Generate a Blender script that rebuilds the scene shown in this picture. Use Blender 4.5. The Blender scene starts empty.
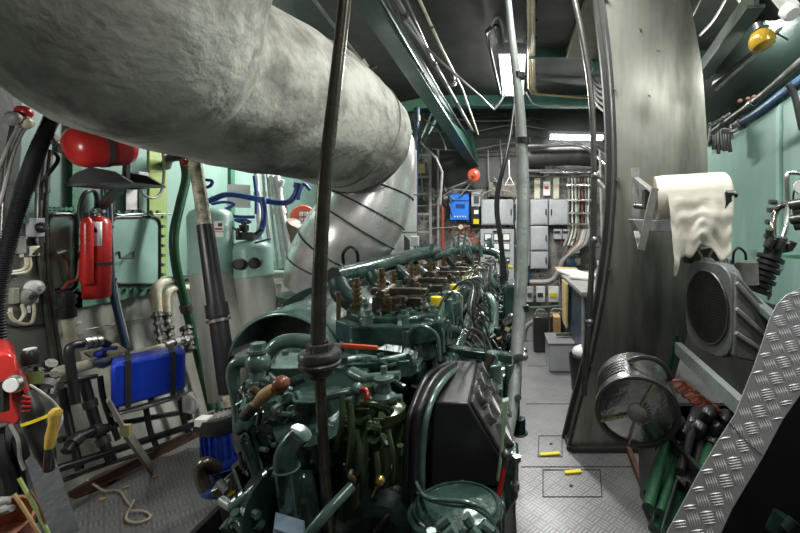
import bpy, math, random
from mathutils import Vector as V, Matrix, noise as mnoise
random.seed(7)
PI = math.pi
C = bpy.context.scene.collection
F, CX, CY, EYE = 400.0, 505.0, 225.0, 1.6
XL, XR, YB, ZC = -2.8, 2.2, 6.8, 3.5
def P(px, py, d): return V(((px-CX)/F*d, d, EYE-(py-CY)/F*d))
def wall_x(z):                       # the hull plating turns inwards below the belt
    if z > 1.1: return XL
    t = min(1, (1.1-z)/1.1)
    return XL+0.32*t*t
def L(px, py, off=0.0):
    x = XL+off
    for _ in range(12):
        d = x*F/(px-CX); z = EYE-(py-CY)/F*d; x = wall_x(z)+off
    return V((x, d, z))
def R(px, py, off=0.0):
    d = (XR-off)*F/(px-CX); return P(px, py, d)
def G(px, py, z=0.0):
    return P(px, py, (EYE-z)*F/(py-CY))
def B(px, py, off=0.0): return P(px, py, YB-off)
def CE(px, py, drop=0.0): return P(px, py, (ZC-drop-EYE)*F/(CY-py))

# ------------------------------------------------------------------ materials
def mat(name, col, rough=0.5, metal=0.0, dirt=None, amt=0.5, scale=6.0, bump=0.25, bscale=40.0, spots=None, spot_at=0.62, emit=None, rvar=0.15, spec=0.5, detail=6, streak=False, ramp=(0.40, 0.61)):
    m = bpy.data.materials.new(name); m.use_nodes = True
    nt = m.node_tree; N = nt.nodes; K = nt.links
    b = N['Principled BSDF']
    b.inputs['Roughness'].default_value = rough; b.inputs['Metallic'].default_value = metal
    b.inputs['Specular IOR Level'].default_value = spec
    c4 = (*col, 1)
    tc = N.new('ShaderNodeTexCoord')
    src = tc.outputs['Object']
    mp = N.new('ShaderNodeMapping'); K.new(src, mp.inputs['Vector'])
    if streak: mp.inputs['Scale'].default_value = (1, 1, 0.16)
    src = mp.outputs['Vector']
    n1 = N.new('ShaderNodeTexNoise'); n1.inputs['Scale'].default_value = scale; n1.inputs['Detail'].default_value = detail; n1.inputs['Roughness'].default_value = 0.65
    K.new(src, n1.inputs['Vector'])
    if dirt is None: dirt = tuple(x*0.45 for x in col)
    rp = N.new('ShaderNodeValToRGB'); rp.color_ramp.elements[0].position = ramp[0]; rp.color_ramp.elements[1].position = ramp[1]
    K.new(n1.outputs['Fac'], rp.inputs['Fac'])
    mu = N.new('ShaderNodeMath'); mu.operation = 'MULTIPLY'; mu.inputs[1].default_value = amt; K.new(rp.outputs['Color'], mu.inputs[0])
    mx = N.new('ShaderNodeMix'); mx.data_type = 'RGBA'; mx.inputs[6].default_value = c4; mx.inputs[7].default_value = (*dirt, 1)
    K.new(mu.outputs[0], mx.inputs[0]); out = mx.outputs[2]
    if spots:
        n2 = N.new('ShaderNodeTexNoise'); n2.inputs['Scale'].default_value = scale*2.7; n2.inputs['Detail'].default_value = 4; K.new(tc.outputs['Object'], n2.inputs['Vector'])
        r2 = N.new('ShaderNodeValToRGB'); r2.color_ramp.elements[0].position = spot_at; r2.color_ramp.elements[1].position = spot_at+0.04
        K.new(n2.outputs['Fac'], r2.inputs['Fac'])
        m2 = N.new('ShaderNodeMix'); m2.data_type = 'RGBA'; K.new(r2.outputs['Color'], m2.inputs[0]); K.new(out, m2.inputs[6]); m2.inputs[7].default_value = (*spots, 1); out = m2.outputs[2]
    K.new(out, b.inputs['Base Color'])
    mr = N.new('ShaderNodeMapRange'); mr.inputs[3].default_value = max(0.04, rough-rvar); mr.inputs[4].default_value = min(1, rough+rvar)
    K.new(n1.outputs['Fac'], mr.inputs[0]); K.new(mr.outputs[0], b.inputs['Roughness'])
    if bump:
        n3 = N.new('ShaderNodeTexNoise'); n3.inputs['Scale'].default_value = bscale; n3.inputs['Detail'].default_value = 3; K.new(tc.outputs['Object'], n3.inputs['Vector'])
        bp = N.new('ShaderNodeBump'); bp.inputs['Strength'].default_value = bump; bp.inputs['Distance'].default_value = 0.01
        K.new(n3.outputs['Fac'], bp.inputs['Height']); K.new(bp.outputs['Normal'], b.inputs['Normal'])
    if emit:
        b.inputs['Emission Color'].default_value = (*emit[0], 1); b.inputs['Emission Strength'].default_value = emit[1]
    return m

def tread_mat(name, col, s=0.055, rough=0.4):
    """steel chequer plate: cells of short bars turned by 90 degrees in turn, raised by a bump"""
    m = mat(name, col, rough, 0.55, dirt=tuple(x*0.5 for x in col), amt=0.75, scale=2.2, bump=0)
    nt = m.node_tree; N = nt.nodes; K = nt.links; b = N['Principled BSDF']
    def M(op, a, c=None, d=None):
        n = N.new('ShaderNodeMath'); n.operation = op
        for i, x in enumerate((a, c, d)):
            if x is None: continue
            if isinstance(x, (int, float)): n.inputs[i].default_value = x
            else: K.new(x, n.inputs[i])
        return n.outputs[0]
    tc = N.new('ShaderNodeTexCoord'); sp = N.new('ShaderNodeSeparateXYZ'); K.new(tc.outputs['Object'], sp.inputs[0])
    x, y = sp.outputs[0], sp.outputs[1]
    u = M('DIVIDE', M('ADD', x, y), s*1.414); v = M('DIVIDE', M('SUBTRACT', x, y), s*1.414)
    par = M('FLOORED_MODULO', M('ADD', M('FLOOR', u), M('FLOOR', v)), 2.0)
    fu = M('SUBTRACT', M('FRACT', u), 0.5); fv = M('SUBTRACT', M('FRACT', v), 0.5)
    inv = M('SUBTRACT', 1.0, par)
    al = M('ADD', M('MULTIPLY', fu, par), M('MULTIPLY', fv, inv)); ac = M('ADD', M('MULTIPLY', fv, par), M('MULTIPLY', fu, inv))
    bars = M('GREATER_THAN', M('COSINE', M('MULTIPLY', ac, 2*PI*3)), 0.1)
    h = M('MULTIPLY', bars, M('LESS_THAN', M('ABSOLUTE', al), 0.4))
    bp = N.new('ShaderNodeBump'); bp.inputs['Strength'].default_value = 0.5; bp.inputs['Distance'].default_value = 0.004
    K.new(h, bp.inputs['Height']); K.new(bp.outputs['Normal'], b.inputs['Normal'])
    rg = N.new('ShaderNodeMix'); rg.data_type = 'RGBA'; K.new(h, rg.inputs[0])
    src = b.inputs['Base Color'].links[0].from_socket
    K.new(src, rg.inputs[6]); rg.inputs[7].default_value = (*[min(1, c*1.7) for c in col], 1)
    hm = M('MULTIPLY', h, 0.38); K.new(hm, rg.inputs[0]); K.new(rg.outputs[2], b.inputs['Base Color'])
    return m

M = {}
M['hull'] = mat('green_hull_paint', (0.26, 0.40, 0.345), 0.4, 0, dirt=(0.10, 0.21, 0.17), amt=0.6, scale=1.6, bump=0.12, bscale=9, spots=(0.12, 0.2, 0.15), spot_at=0.70, streak=True)
M['hull_pale'] = mat('pale_green_paint', (0.27, 0.43, 0.37), 0.33, 0, dirt=(0.13, 0.24, 0.20), amt=0.5, scale=2.5, bump=0.08, bscale=12)
M['belt'] = mat('dark_green_flange', (0.07, 0.22, 0.13), 0.5, 0, amt=0.6, scale=7)
M['lowgrey'] = mat('grey_lining', (0.36, 0.38, 0.34), 0.5, 0.2, dirt=(0.16, 0.14, 0.10), amt=0.75, scale=2.0, bump=0.15, bscale=12, streak=True)
M['ceil'] = mat('sooty_ceiling', (0.075, 0.072, 0.068), 0.5, 0.3, dirt=(0.03, 0.028, 0.026), amt=0.8, scale=1.3, bump=0.15, bscale=6)
M['bulk'] = mat('grimy_bulkhead', (0.25, 0.23, 0.21), 0.6, 0.1, dirt=(0.045, 0.04, 0.036), amt=0.95, scale=3.4, bump=0.4, bscale=14, spots=(0.05, 0.045, 0.04), spot_at=0.58)
M['darkbulk'] = mat('dark_panel', (0.06, 0.06, 0.056), 0.5, 0.2, dirt=(0.02, 0.02, 0.02), amt=0.7, scale=2, bump=0.1)
M['floor'] = tread_mat('chequer_floor', (0.27, 0.265, 0.27), 0.06, 0.4)
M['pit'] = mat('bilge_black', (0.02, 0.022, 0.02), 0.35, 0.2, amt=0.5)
M['beam'] = mat('green_beam', (0.035, 0.085, 0.068), 0.38, 0.1, dirt=(0.02, 0.05, 0.04), amt=0.6, scale=8)
M['dkbeam'] = mat('dark_green_steel', (0.014, 0.026, 0.02), 0.5, 0.1, amt=0.6, scale=5)
M['lag'] = mat('canvas_lagging', (0.47, 0.47, 0.415), 0.8, 0, dirt=(0.12, 0.115, 0.095), amt=0.9, scale=2.2, bump=1.0, bscale=16, spots=(0.24, 0.235, 0.21), spot_at=0.66, ramp=(0.43, 0.60), detail=10)
M['foil'] = mat('sheet_aluminium', (0.82, 0.80, 0.79), 0.30, 0.72, dirt=(0.45, 0.42, 0.38), amt=0.6, scale=3, bump=0.10, bscale=5, rvar=0.12)
M['ductst'] = mat('duct_sheet_steel', (0.30, 0.305, 0.265), 0.36, 0.65, dirt=(0.10, 0.105, 0.085), amt=0.95, scale=2.1, bump=0.08, bscale=5, spots=(0.08, 0.08, 0.07), spot_at=0.72, streak=True)
M['seam'] = mat('dark_seam', (0.03, 0.031, 0.03), 0.65, 0.0, spec=0.3)
M['eng'] = mat('engine_green', (0.046, 0.092, 0.077), 0.2, 0.25, dirt=(0.007, 0.017, 0.014), amt=0.85, scale=11, bump=0.25, bscale=30, rvar=0.12, spec=0.8)
M['engl'] = mat('engine_green_light', (0.125, 0.20, 0.172), 0.22, 0.25, dirt=(0.03, 0.062, 0.052), amt=0.65, scale=9, bump=0.1, rvar=0.12, spec=0.7)
M['engd'] = mat('engine_green_dark', (0.012, 0.032, 0.026), 0.3, 0.2, dirt=(0.005, 0.012, 0.01), amt=0.7, scale=7, bump=0.1, rvar=0.12, spec=0.6)
M['filt'] = mat('olive_filter_green', (0.045, 0.07, 0.028), 0.22, 0.3, dirt=(0.015, 0.025, 0.012), amt=0.6, scale=9, bump=0.1, spec=0.8)
M['steel'] = mat('bare_steel', (0.42, 0.42, 0.41), 0.3, 0.9, dirt=(0.14, 0.13, 0.12), amt=0.6, scale=12, bump=0.05)
M['dsteel'] = mat('dark_steel', (0.13, 0.13, 0.12), 0.35, 0.7, dirt=(0.05, 0.045, 0.04), amt=0.6, scale=10, bump=0.1)
M['rod'] = mat('oily_steel', (0.16, 0.14, 0.115), 0.28, 0.8, dirt=(0.05, 0.045, 0.035), amt=0.7, scale=9, bump=0.1, bscale=60)
M['brass'] = mat('old_brass', (0.17, 0.125, 0.06), 0.4, 0.7, dirt=(0.05, 0.04, 0.025), amt=0.7, scale=20)
M['rust'] = mat('brown_rust', (0.16, 0.075, 0.05), 0.6, 0.2, dirt=(0.06, 0.03, 0.02), amt=0.6, scale=8)
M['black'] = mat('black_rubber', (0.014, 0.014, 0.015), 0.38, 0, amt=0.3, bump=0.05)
M['blackp'] = mat('black_panel', (0.028, 0.028, 0.028), 0.33, 0.1, amt=0.4, scale=4, bump=0.05)
M['grey'] = mat('grey_enclosure', (0.40, 0.41, 0.43), 0.4, 0, dirt=(0.2, 0.2, 0.2), amt=0.4, scale=3, bump=0.03)
M['greyd'] = mat('grey_cable_sheath', (0.26, 0.25, 0.235), 0.5, 0, amt=0.5, scale=12)
M['polegr'] = mat('grey_green_pole', (0.27, 0.30, 0.28), 0.33, 0.1, dirt=(0.12, 0.13, 0.12), amt=0.5, scale=9)
M['white'] = mat('white_plastic', (0.72, 0.72, 0.70), 0.4, 0, dirt=(0.4, 0.39, 0.36), amt=0.4, scale=7, bump=0.03)
M['whitep'] = mat('white_pipe_paint', (0.70, 0.72, 0.70), 0.35, 0, dirt=(0.35, 0.35, 0.31), amt=0.45, scale=9)
M['cream'] = mat('cream_pipe_paint', (0.60, 0.56, 0.43), 0.4, 0, dirt=(0.28, 0.25, 0.17), amt=0.5, scale=12)
M['paper'] = mat('paper_towel', (0.80, 0.76, 0.66), 0.85, 0, dirt=(0.60, 0.54, 0.43), amt=0.35, scale=5, bump=0.2, bscale=25)
M['red'] = mat('red_enamel', (0.45, 0.02, 0.018), 0.28, 0, dirt=(0.2, 0.012, 0.012), amt=0.4, scale=5, bump=0.04)
M['orange'] = mat('orange_red_paint', (0.62, 0.09, 0.035), 0.35, 0, amt=0.3, bump=0.04)
M['blue'] = mat('blue_plastic', (0.012, 0.045, 0.46), 0.28, 0, dirt=(0.008, 0.02, 0.2), amt=0.35, scale=4, bump=0.04)
M['bluel'] = mat('bright_blue_enamel', (0.03, 0.20, 0.75), 0.35, 0, amt=0.2, bump=0.03)
M['bluep'] = mat('blue_pipe_paint', (0.02, 0.055, 0.24), 0.33, 0, amt=0.4, scale=12)
M['bluepole'] = mat('slate_blue_pipe', (0.03, 0.06, 0.10), 0.35, 0.2, amt=0.4, scale=9)
M['grn'] = mat('grass_green_hose', (0.016, 0.075, 0.035), 0.35, 0, amt=0.5, scale=10)
M['yellow'] = mat('yellow_plastic', (0.75, 0.58, 0.02), 0.4, 0, amt=0.2, bump=0.02)
M['amber'] = mat('amber_glass', (0.50, 0.31, 0.03), 0.2, 0.1, amt=0.4, scale=15)
M['wood'] = mat('pale_wood', (0.50, 0.33, 0.13), 0.5, 0, dirt=(0.25, 0.15, 0.06), amt=0.5, scale=14)
M['plate'] = mat('chequer_aluminium', (0.34, 0.34, 0.35), 0.42, 0.25, dirt=(0.24, 0.24, 0.24), amt=0.5, scale=4, bump=0.08)
M['tube'] = mat('lit_diffuser', (0.9, 0.95, 0.95), 0.5, 0, amt=0, bump=0, emit=((0.93, 1.0, 0.97), 16.0))
M['glassd'] = mat('gauge_glass', (0.10, 0.10, 0.10), 0.08, 0.2, amt=0.2, bump=0)
M['dial'] = mat('white_dial', (0.75, 0.75, 0.72), 0.4, 0, amt=0.15, bump=0)
M['copper'] = mat('copper_wire', (0.45, 0.15, 0.07), 0.4, 0.5, amt=0.4)
M['rustr'] = mat('red_primer', (0.30, 0.06, 0.03), 0.5, 0, amt=0.5)
M['stain'] = mat('yellow_green_run', (0.33, 0.40, 0.10), 0.45, 0, dirt=(0.16, 0.32, 0.20), amt=0.8, scale=5, streak=True)

# ------------------------------------------------------------------ mesh builder
def catmull(pts, k=5):
    pts = [V(p) for p in pts]
    if len(pts) < 3: return pts
    q = [pts[0]*2-pts[1]]+pts+[pts[-1]*2-pts[-2]]; out = []
    for i in range(1, len(q)-2):
        a, b, c, d = q[i-1], q[i], q[i+1], q[i+2]
        for j in range(k):
            t = j/k; out.append(0.5*((2*b)+(c-a)*t+(2*a-5*b+4*c-d)*t*t+(-a+3*b-3*c+d)*t**3))
    out.append(pts[-1]); return out
def frame(ax):
    ax = V(ax).normalized(); h = V((0, 0, 1)) if abs(ax.z) < 0.9 else V((1, 0, 0))
    u = ax.cross(h).normalized(); return u, ax.cross(u).normalized(), ax
def rotm(rx=0, ry=0, rz=0):
    return Matrix.Rotation(math.radians(rz), 3, 'Z') @ Matrix.Rotation(math.radians(ry), 3, 'Y') @ Matrix.Rotation(math.radians(rx), 3, 'X')
class MB:
    def __init__(s): s.v = []; s.f = []; s.fm = []; s.cur = 0
    def add(s, vs, fs):
        o = len(s.v); s.v += [V(x) for x in vs]; s.f += [tuple(i+o for i in f) for f in fs]; s.fm += [s.cur]*len(fs); return s
    def m(s, i): s.cur = i; return s
    def box(s, c, d, rot=None):
        c = V(c); vs = []
        for x in (-.5, .5):
            for y in (-.5, .5):
                for z in (-.5, .5):
                    p = V((x*d[0], y*d[1], z*d[2])); vs.append(c+((rot @ p) if rot else p))
        return s.add(vs, [(0, 1, 3, 2), (4, 6, 7, 5), (0, 4, 5, 1), (2, 3, 7, 6), (0, 2, 6, 4), (1, 5, 7, 3)])
    def span(s, a, b):
        a, b = V(a), V(b); return s.box((a+b)/2, [abs(b[i]-a[i]) for i in range(3)])
    def bar(s, a, b, w, h, up=(0, 0, 1)):
        a, b = V(a), V(b); ax = (b-a).normalized(); u = ax.cross(V(up)).normalized(); v = u.cross(ax)
        vs = [p+u*(x*w/2)+v*(z*h/2) for p in (a, b) for x, z in ((-1, -1), (1, -1), (1, 1), (-1, 1))]
        return s.add(vs, [(0, 1, 2, 3), (7, 6, 5, 4), (0, 4, 5, 1), (1, 5, 6, 2), (2, 6, 7, 3), (3, 7, 4, 0)])
    def tube(s, pts, r, n=10, k=5, smooth=True, caps=True, wob=0.0):
        pr = r if isinstance(r, (list, tuple)) else None
        p = catmull(pts, k) if smooth else [V(x) for x in pts]
        m = len(p)
        if pr:
            rr = []
            for i in range(m):
                t = i/(m-1)*(len(pr)-1); j = min(int(t), len(pr)-2); rr.append(pr[j]+(pr[j+1]-pr[j])*(t-j))
        else: rr = [r]*m
        vs, fs = [], []; u = None
        for i in range(m):
            t = (p[min(i+1, m-1)]-p[max(i-1, 0)])
            t = t.normalized() if t.length > 1e-9 else V((0, 0, 1))
            if u is None: u, _, _ = frame(t)
            else:
                u = u-t*u.dot(t)
                u = u.normalized() if u.length > 1e-6 else frame(t)[0]
            w = t.cross(u)
            for a in range(n):
                an = 2*PI*a/n; q = rr[i]
                dv = u*math.cos(an)+w*math.sin(an)
                if wob: q *= 1+wob*mnoise.noise((p[i]+dv*rr[i])*2.3)+wob*0.4*mnoise.noise((p[i]+dv*rr[i])*7.0)
                vs.append(p[i]+dv*q)
        for i in range(m-1):
            for a in range(n):
                b = (a+1) % n; fs.append((i*n+a, i*n+b, (i+1)*n+b, (i+1)*n+a))
        if caps: fs.append(tuple(range(n-1, -1, -1))); fs.append(tuple((m-1)*n+a for a in range(n)))
        return s.add(vs, fs)
    def cyl(s, a, b, r, r2=None, n=14): return s.tube([a, b], [r, r if r2 is None else r2], n, smooth=False)
    def lathe(s, o, ax, prof, n=20, arc=None):
        o = V(o); u, w, ax = frame(ax); vs, fs = [], []
        for r, h in prof:
            for a in range(n):
                an = 2*PI*a/n; vs.append(o+ax*h+(u*math.cos(an)+w*math.sin(an))*max(r, 1e-4))
        for i in range(len(prof)-1):
            for a in range(n):
                b = (a+1) % n; fs.append((i*n+a, (i+1)*n+a, (i+1)*n+b, i*n+b))
        fs.append(tuple(range(n))); fs.append(tuple((len(prof)-1)*n+a for a in range(n-1, -1, -1)))
        return s.add(vs, fs)
    def prism(s, poly, off):
        off = V(off); k = len(poly); vs = [V(p) for p in poly]+[V(p)+off for p in poly]
        return s.add(vs, [tuple(range(k-1, -1, -1)), tuple(range(k, 2*k))]+[(i, (i+1) % k, k+(i+1) % k, k+i) for i in range(k)])
    def ball(s, c, r, n=12, sc=(1, 1, 1)):
        c = V(c); prof = []; vs, fs = [], []; m = n//2+1
        for i in range(m+1):
            th = PI*i/m
            for a in range(n):
                an = 2*PI*a/n; vs.append(c+V((r*sc[0]*math.sin(th)*math.cos(an), r*sc[1]*math.sin(th)*math.sin(an), r*sc[2]*math.cos(th))))
        for i in range(m):
            for a in range(n):
                b = (a+1) % n; fs.append((i*n+a, (i+1)*n+a, (i+1)*n+b, i*n+b))
        return s.add(vs, fs)
    def ring(s, c, ax, R_, r, n=24, k=6, arc=(0, 1)):
        u, w, _ = frame(ax); c = V(c)
        return s.tube([c+(u*math.cos(2*PI*t)+w*math.sin(2*PI*t))*R_ for t in [arc[0]+(arc[1]-arc[0])*i/n for i in range(n+1)]], r, k, smooth=False)
    def bolt(s, c, ax, r=0.012, h=0.012):
        c = V(c); ax = V(ax).normalized(); return s.cyl(c, c+ax*h, r, n=6)
    def sheet(s, rows, th=0.0):
        nr, nc = len(rows), len(rows[0]); vs = [p for r in rows for p in r]; fs = []
        for i in range(nr-1):
            for j in range(nc-1): fs.append((i*nc+j, i*nc+j+1, (i+1)*nc+j+1, (i+1)*nc+j))
        return s.add(vs, fs)
    def build(s, name, mats, parent=None, bev=0, smooth=40, solid=0, root=None):
        me = bpy.data.meshes.new(name)
        off = V(parent.get('_o', (0, 0, 0))) if parent is not None else V((0, 0, 0))
        if parent is None and root is not False:
            xs = [v.x for v in s.v]; ys = [v.y for v in s.v]; zs = [v.z for v in s.v]
            base = V(((min(xs)+max(xs))/2, (min(ys)+max(ys))/2, min(zs))) if root is None else V(root)
        else: base = off
        me.from_pydata([v-base for v in s.v], [], s.f); 
        ml = mats if isinstance(mats, (list, tuple)) else [mats]
        for x in ml: me.materials.append(x)
        if len(ml) > 1: me.polygons.foreach_set('material_index', s.fm)
        me.update()
        if smooth: me.shade_smooth(); me.set_sharp_from_angle(angle=math.radians(smooth))
        o = bpy.data.objects.new(name, me); C.objects.link(o)
        if parent is None: o.location = base
        else: o.parent = parent
        o['_o'] = tuple(base)
        if bev:
            b = o.modifiers.new('Bevel', 'BEVEL'); b.width = bev; b.segments = 2; b.limit_method = 'ANGLE'; b.angle_limit = math.radians(40)
        if solid:
            b = o.modifiers.new('Solidify', 'SOLIDIFY'); b.thickness = solid; b.offset = 0
        return o
def tag(o, label, cat, group=None, kind=None):
    o['label'] = label; o['category'] = cat
    if group: o['group'] = group
    if kind: o['kind'] = kind
    return o
def struct(o): o['kind'] = 'structure'; return o
def root(name, loc, label, cat, group=None):
    o = bpy.data.objects.new(name, None); C.objects.link(o); o.location = loc; o['_o'] = tuple(loc); o.empty_display_size = 0.05
    return tag(o, label, cat, group)
def pipe(name, label, cat, pts, r, m, n=10, smooth=True, group=None, k=5, clamps=(), cm='dsteel', clr=1.35, cname='clamp'):
    o = MB().tube(pts, r, n, k, smooth).build(name, M[m] if isinstance(m, str) else m); tag(o, label, cat, group)
    r0 = r if not isinstance(r, (list, tuple)) else r[0]
    pp = catmull(pts, k) if smooth else [V(x) for x in pts]
    for t in clamps:
        j = t*(len(pp)-1); i = min(int(j), len(pp)-2); a = pp[i].lerp(pp[i+1], j-i); ax = (pp[i+1]-pp[i]).normalized()
        MB().cyl(a-ax*r0*0.9, a+ax*r0*0.9, r0*clr, n=12).build(cname, M[cm], o)
    return o
# ================================================================== the room
zs = [ZC]+[1.1]+[1.1-1.7*i/10 for i in range(1, 11)]
mb = MB(); mb.sheet([[V((wall_x(z), y, z)) for y in (-1.5, 0.5, 2.5, 4.5, YB)] for z in (ZC, 2.3, 1.1)]); mb.cur = 1
mb.sheet([[V((wall_x(z), y, z)) for y in (-1.5, 0.5, 2.5, 4.5, YB)] for z in zs[1:]])
struct(mb.build('wall_left', [M['hull'], M['lowgrey']], smooth=60, root=(XL, 2, 0), solid=0))
struct(MB().span((XR, -1.5, 0.95), (XR+0.1, YB, ZC)).m(1).span((XR, -1.5, -0.6), (XR+0.1, YB, 0.95)).build('wall_right', [M['hull'], M['darkbulk']]))  # lower part of the right wall is darker than the green above
struct(MB().span((XL, YB, -0.6), (XR, YB+0.1, ZC)).build('wall_back', M['bulk']))
struct(MB().span((XL, -1.6, -0.6), (XR, -1.5, ZC)).build('wall_front', M['bulk']))
struct(MB().span((XL, -1.5, ZC), (XR, YB, ZC+0.1)).build('ceiling', M['ceil']))
fl = MB()
fl.span((-2.42, -1.5, -0.03), (-1.62, 2.45, 0)); fl.span((-2.42, 2.45, -0.03), (-1.05, YB, 0))
fl.span((0.06, -1.5, -0.03), (0.98, YB, 0)); fl.span((0.98, 3.6, -0.03), (XR, YB, 0)); fl.span((-1.05, 5.6, -0.03), (0.06, YB, 0))
struct(fl.build('floor', M['floor']))
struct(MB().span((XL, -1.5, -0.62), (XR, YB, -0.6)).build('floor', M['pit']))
# pit edge
struct(MB().span((-1.63, 0.4, -0.16), (-1.60, 2.46, 0.012)).span((-1.63, 2.43, -0.16), (-1.05, 2.46, 0.012)).build('trim_1', M['blackp']))
a, b = G(54, 508), G(201, 434)
struct(MB().bar(a+V((0, 0, .03)), b+V((0, 0, .03)), 0.05, 0.06).bar(b+V((0, 0, .03)), V((-2.40, 6, .03)), 0.05, 0.06).build('trim_2', M['rust']))
a, b = G(622, 436), G(661, 536)
struct(MB().bar(a+V((0, 0, .02)), b+V((0, 0, .02)), 0.03, 0.05).build('trim_3', M['rust']))
# floor hatches with finger holes, outlined
def hatch(k, pts, hole):
    q = [G(*p) for p in pts]; mb = MB()
    for i in range(4):
        mb.bar(q[i]+V((0, 0, .001)), q[(i+1) % 4]+V((0, 0, .001)), 0.006, 0.004)
    h = G(*hole); mb.cyl(h, h+V((0, 0, .003)), 0.012)
    o = mb.build('trim_%d' % k, M['seam']); struct(o)
hatch(4, [(539, 436), (562, 436), (562, 457), (538, 457)], (551, 444))
hatch(5, [(543, 470), (600, 470), (602, 497), (543, 497)], (571, 486))
struct(MB().bar(G(521, 467)+V((0, 0, .001)), G(640, 467)+V((0, 0, .001)), .006, .004).bar(G(526, 404)+V((0, 0, .001)), G(590, 404)+V((0, 0, .001)), .006, .004).bar(G(528, 366)+V((0, 0, .001)), G(560, 366)+V((0, 0, .001)), .006, .004).build('trim_6', M['seam']))
for (x, y, w, t) in ((550, 455, 20, 'long yellow lifting strap lying across the seam of the small floor hatch'), (573, 473, 17, 'short yellow lifting strap on the chequer plate beside the duct foot')):
    p = G(x, y); o = MB().box(p+V((0, 0, .008)), (w/F*p.y, 0.03, 0.012), rotm(0, 0, 8)).build('lifting_strap', M['yellow'], bev=.003); tag(o, t, 'strap')

# ceiling beams
mb = MB(); y0 = 5.85
mb.span((-1.2, y0, ZC-.16), (1.35, y0+.03, ZC)); mb.span((-1.2, y0-.06, ZC-.17), (1.35, y0+.09, ZC-.15))
struct(mb.build('trim_7', mat('pale_green_beam', (0.10, 0.25, 0.21), 0.4, 0.1, amt=0.5)))
mb = MB(); a, b = P(362, -20, 2.75), P(474, 160, 6.7)
mb.bar(a, b, 0.03, 0.22); mb.bar(a-V((0, 0, .11)), b-V((0, 0, .11)), 0.16, 0.03)
struct(mb.build('trim_8', M['beam']))
mb = MB(); mb.span((0.95, 4.35, ZC-.22), (XR, 4.38, ZC)); mb.span((0.95, 4.28, ZC-.23), (XR, 4.44, ZC-.21)); mb.span((0.25, 4.3, ZC-.1), (.98, 4.34, ZC))
struct(mb.build('trim_9', M['beam']))
# pale green traverse on the left behind the lagged pipe
struct(MB().bar(P(392, 110, 5.6), P(438, 100, 5.7), .05, .14).build('trim_10', mat('leaf_green_beam', (0.14, 0.28, 0.20), .4, amt=.5)))
# dark soffit with girders over the right-hand side
mb = MB(); a, b = P(702, 70, 3.2), P(756, -6, 2.3)
mb.bar(a, b, 0.03, 0.14); mb.bar(a+V((0, 0, -.07)), b+V((0, 0, -.07)), .10, .02)
struct(mb.build('trim_11', mat('olive_beam', (0.075, 0.09, 0.07), 0.4, 0.1, amt=.6)))
mb = MB()
rows = [[P(700, 80, 3.35), P(760, -10, 2.35), P(700+360, -330, 2.3)], [P(700, 150, 4.3), P(805, 84, 2.95), P(1150, -140, 2.2)]]
mb.sheet(rows); struct(mb.build('ceiling', M['dkbeam'], solid=0.02))
# rounded rafters on the back wall (upper part, sooted plates)
mb = MB(); mb.span(B(430, 112, .02), B(545, 188, .0)); mb.span(B(545, 112, .02), B(612, 150, 0))
struct(mb.build('trim_12', M['darkbulk']))
struct(MB().bar(B(540, 172, .1), B(600, 172, .1), .10, .05).build('trim_13', M['steel']))

# ---------------- lamps and added fill lights
def strip(name, label, a, b, w, up=(0, 0, 1), cat='ceiling light'):
    a, b = V(a), V(b); r_ = root(name, (a+b)/2, label, cat); upv = V(up)
    MB().bar(a+upv*.055, b+upv*.055, w, .05, up).build('housing', M['grey'], r_, bev=.006)
    t = (b-a).normalized()
    o = MB().bar(a+t*.02, b-t*.02, w*.86, .055, up).build('diffuser', M['tube'], r_, bev=.012)
    for q, s in ((a, 1), (b, -1)): MB().bar(q, q+t*.03*s, w*1.0, .07, up).build('end_cap', M['grey'], r_)
    return r_
strip('fluorescent_light', 'lit twin fluorescent ceiling light seen end-on behind the grey-green pole', CE(512, 50, .09), CE(513, 94, .09), .30)
strip('fluorescent_light', 'lit fluorescent light mounted crosswise high on the back wall above the black duct', B(548, 137, .3), B(604, 138, .3), .16)
pt = mat('dim_tube', (0.75, 0.8, 0.78), .3, 0, amt=.1, bump=0)
lr = root('fluorescent_light', P(775, 5, 1.9), 'unlit fluorescent light with ribbed white end cap above the amber lamp', 'ceiling light')
MB().bar(P(772, -14, 1.9), P(794, 12, 1.86), .09, .05).build('housing', M['white'], lr, bev=.01)
MB().lathe(P(786, 10, 1.84), P(798, 18, 1.78)-P(786, 10, 1.84), [(.0, 0), (.034, 0), (.036, .04), (.03, .055), (0, .055)]).build('end_cap', M['white'], lr)
def area(name, loc, tgt, size, e, col=(1, 1, .97), sy=None):
    l = bpy.data.lights.new(name, 'AREA'); l.energy = e; l.color = col; l.size = size
    if sy: l.shape = 'RECTANGLE'; l.size_y = sy
    o = bpy.data.objects.new(name, l); C.objects.link(o); o.location = loc
    o.rotation_euler = (V(tgt)-V(loc)).to_track_quat('-Z', 'Y').to_euler(); return o
area('lamp_over_walkway', (0.35, 2.15, 3.42), (0.35, 2.2, 0), .25, 62, sy=1.0)
area('lamp_behind', (0.0, 0.35, 3.35), (-.5, 1.6, 0.6), .25, 18, sy=1.0)
area('lamp_left_hull', (-1.55, 4.3, 3.05), (-2.6, 3.8, 1.5), .2, 85, sy=1.2)
area('lamp_right_hull', (1.75, 2.6, 3.0), (2.2, 3.9, 1.8), .15, 40, sy=.8)
area('lamp_far', (0.05, 4.95, 3.36), (0.1, 4.2, 0), .25, 165, sy=1.3)
area('fill_left_near', (-2.3, 1.05, 1.75), (-2.0, 2.4, 0.0), .15, 15, sy=.5)  # added fill light, no fitting here; brightens the left floor
area('fill_right_near', (1.75, 0.9, 3.0), (1.0, 1.3, 1.0), .12, 16, sy=.6)  # added fill light without a fitting, picks out plate bars and fan housing
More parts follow.
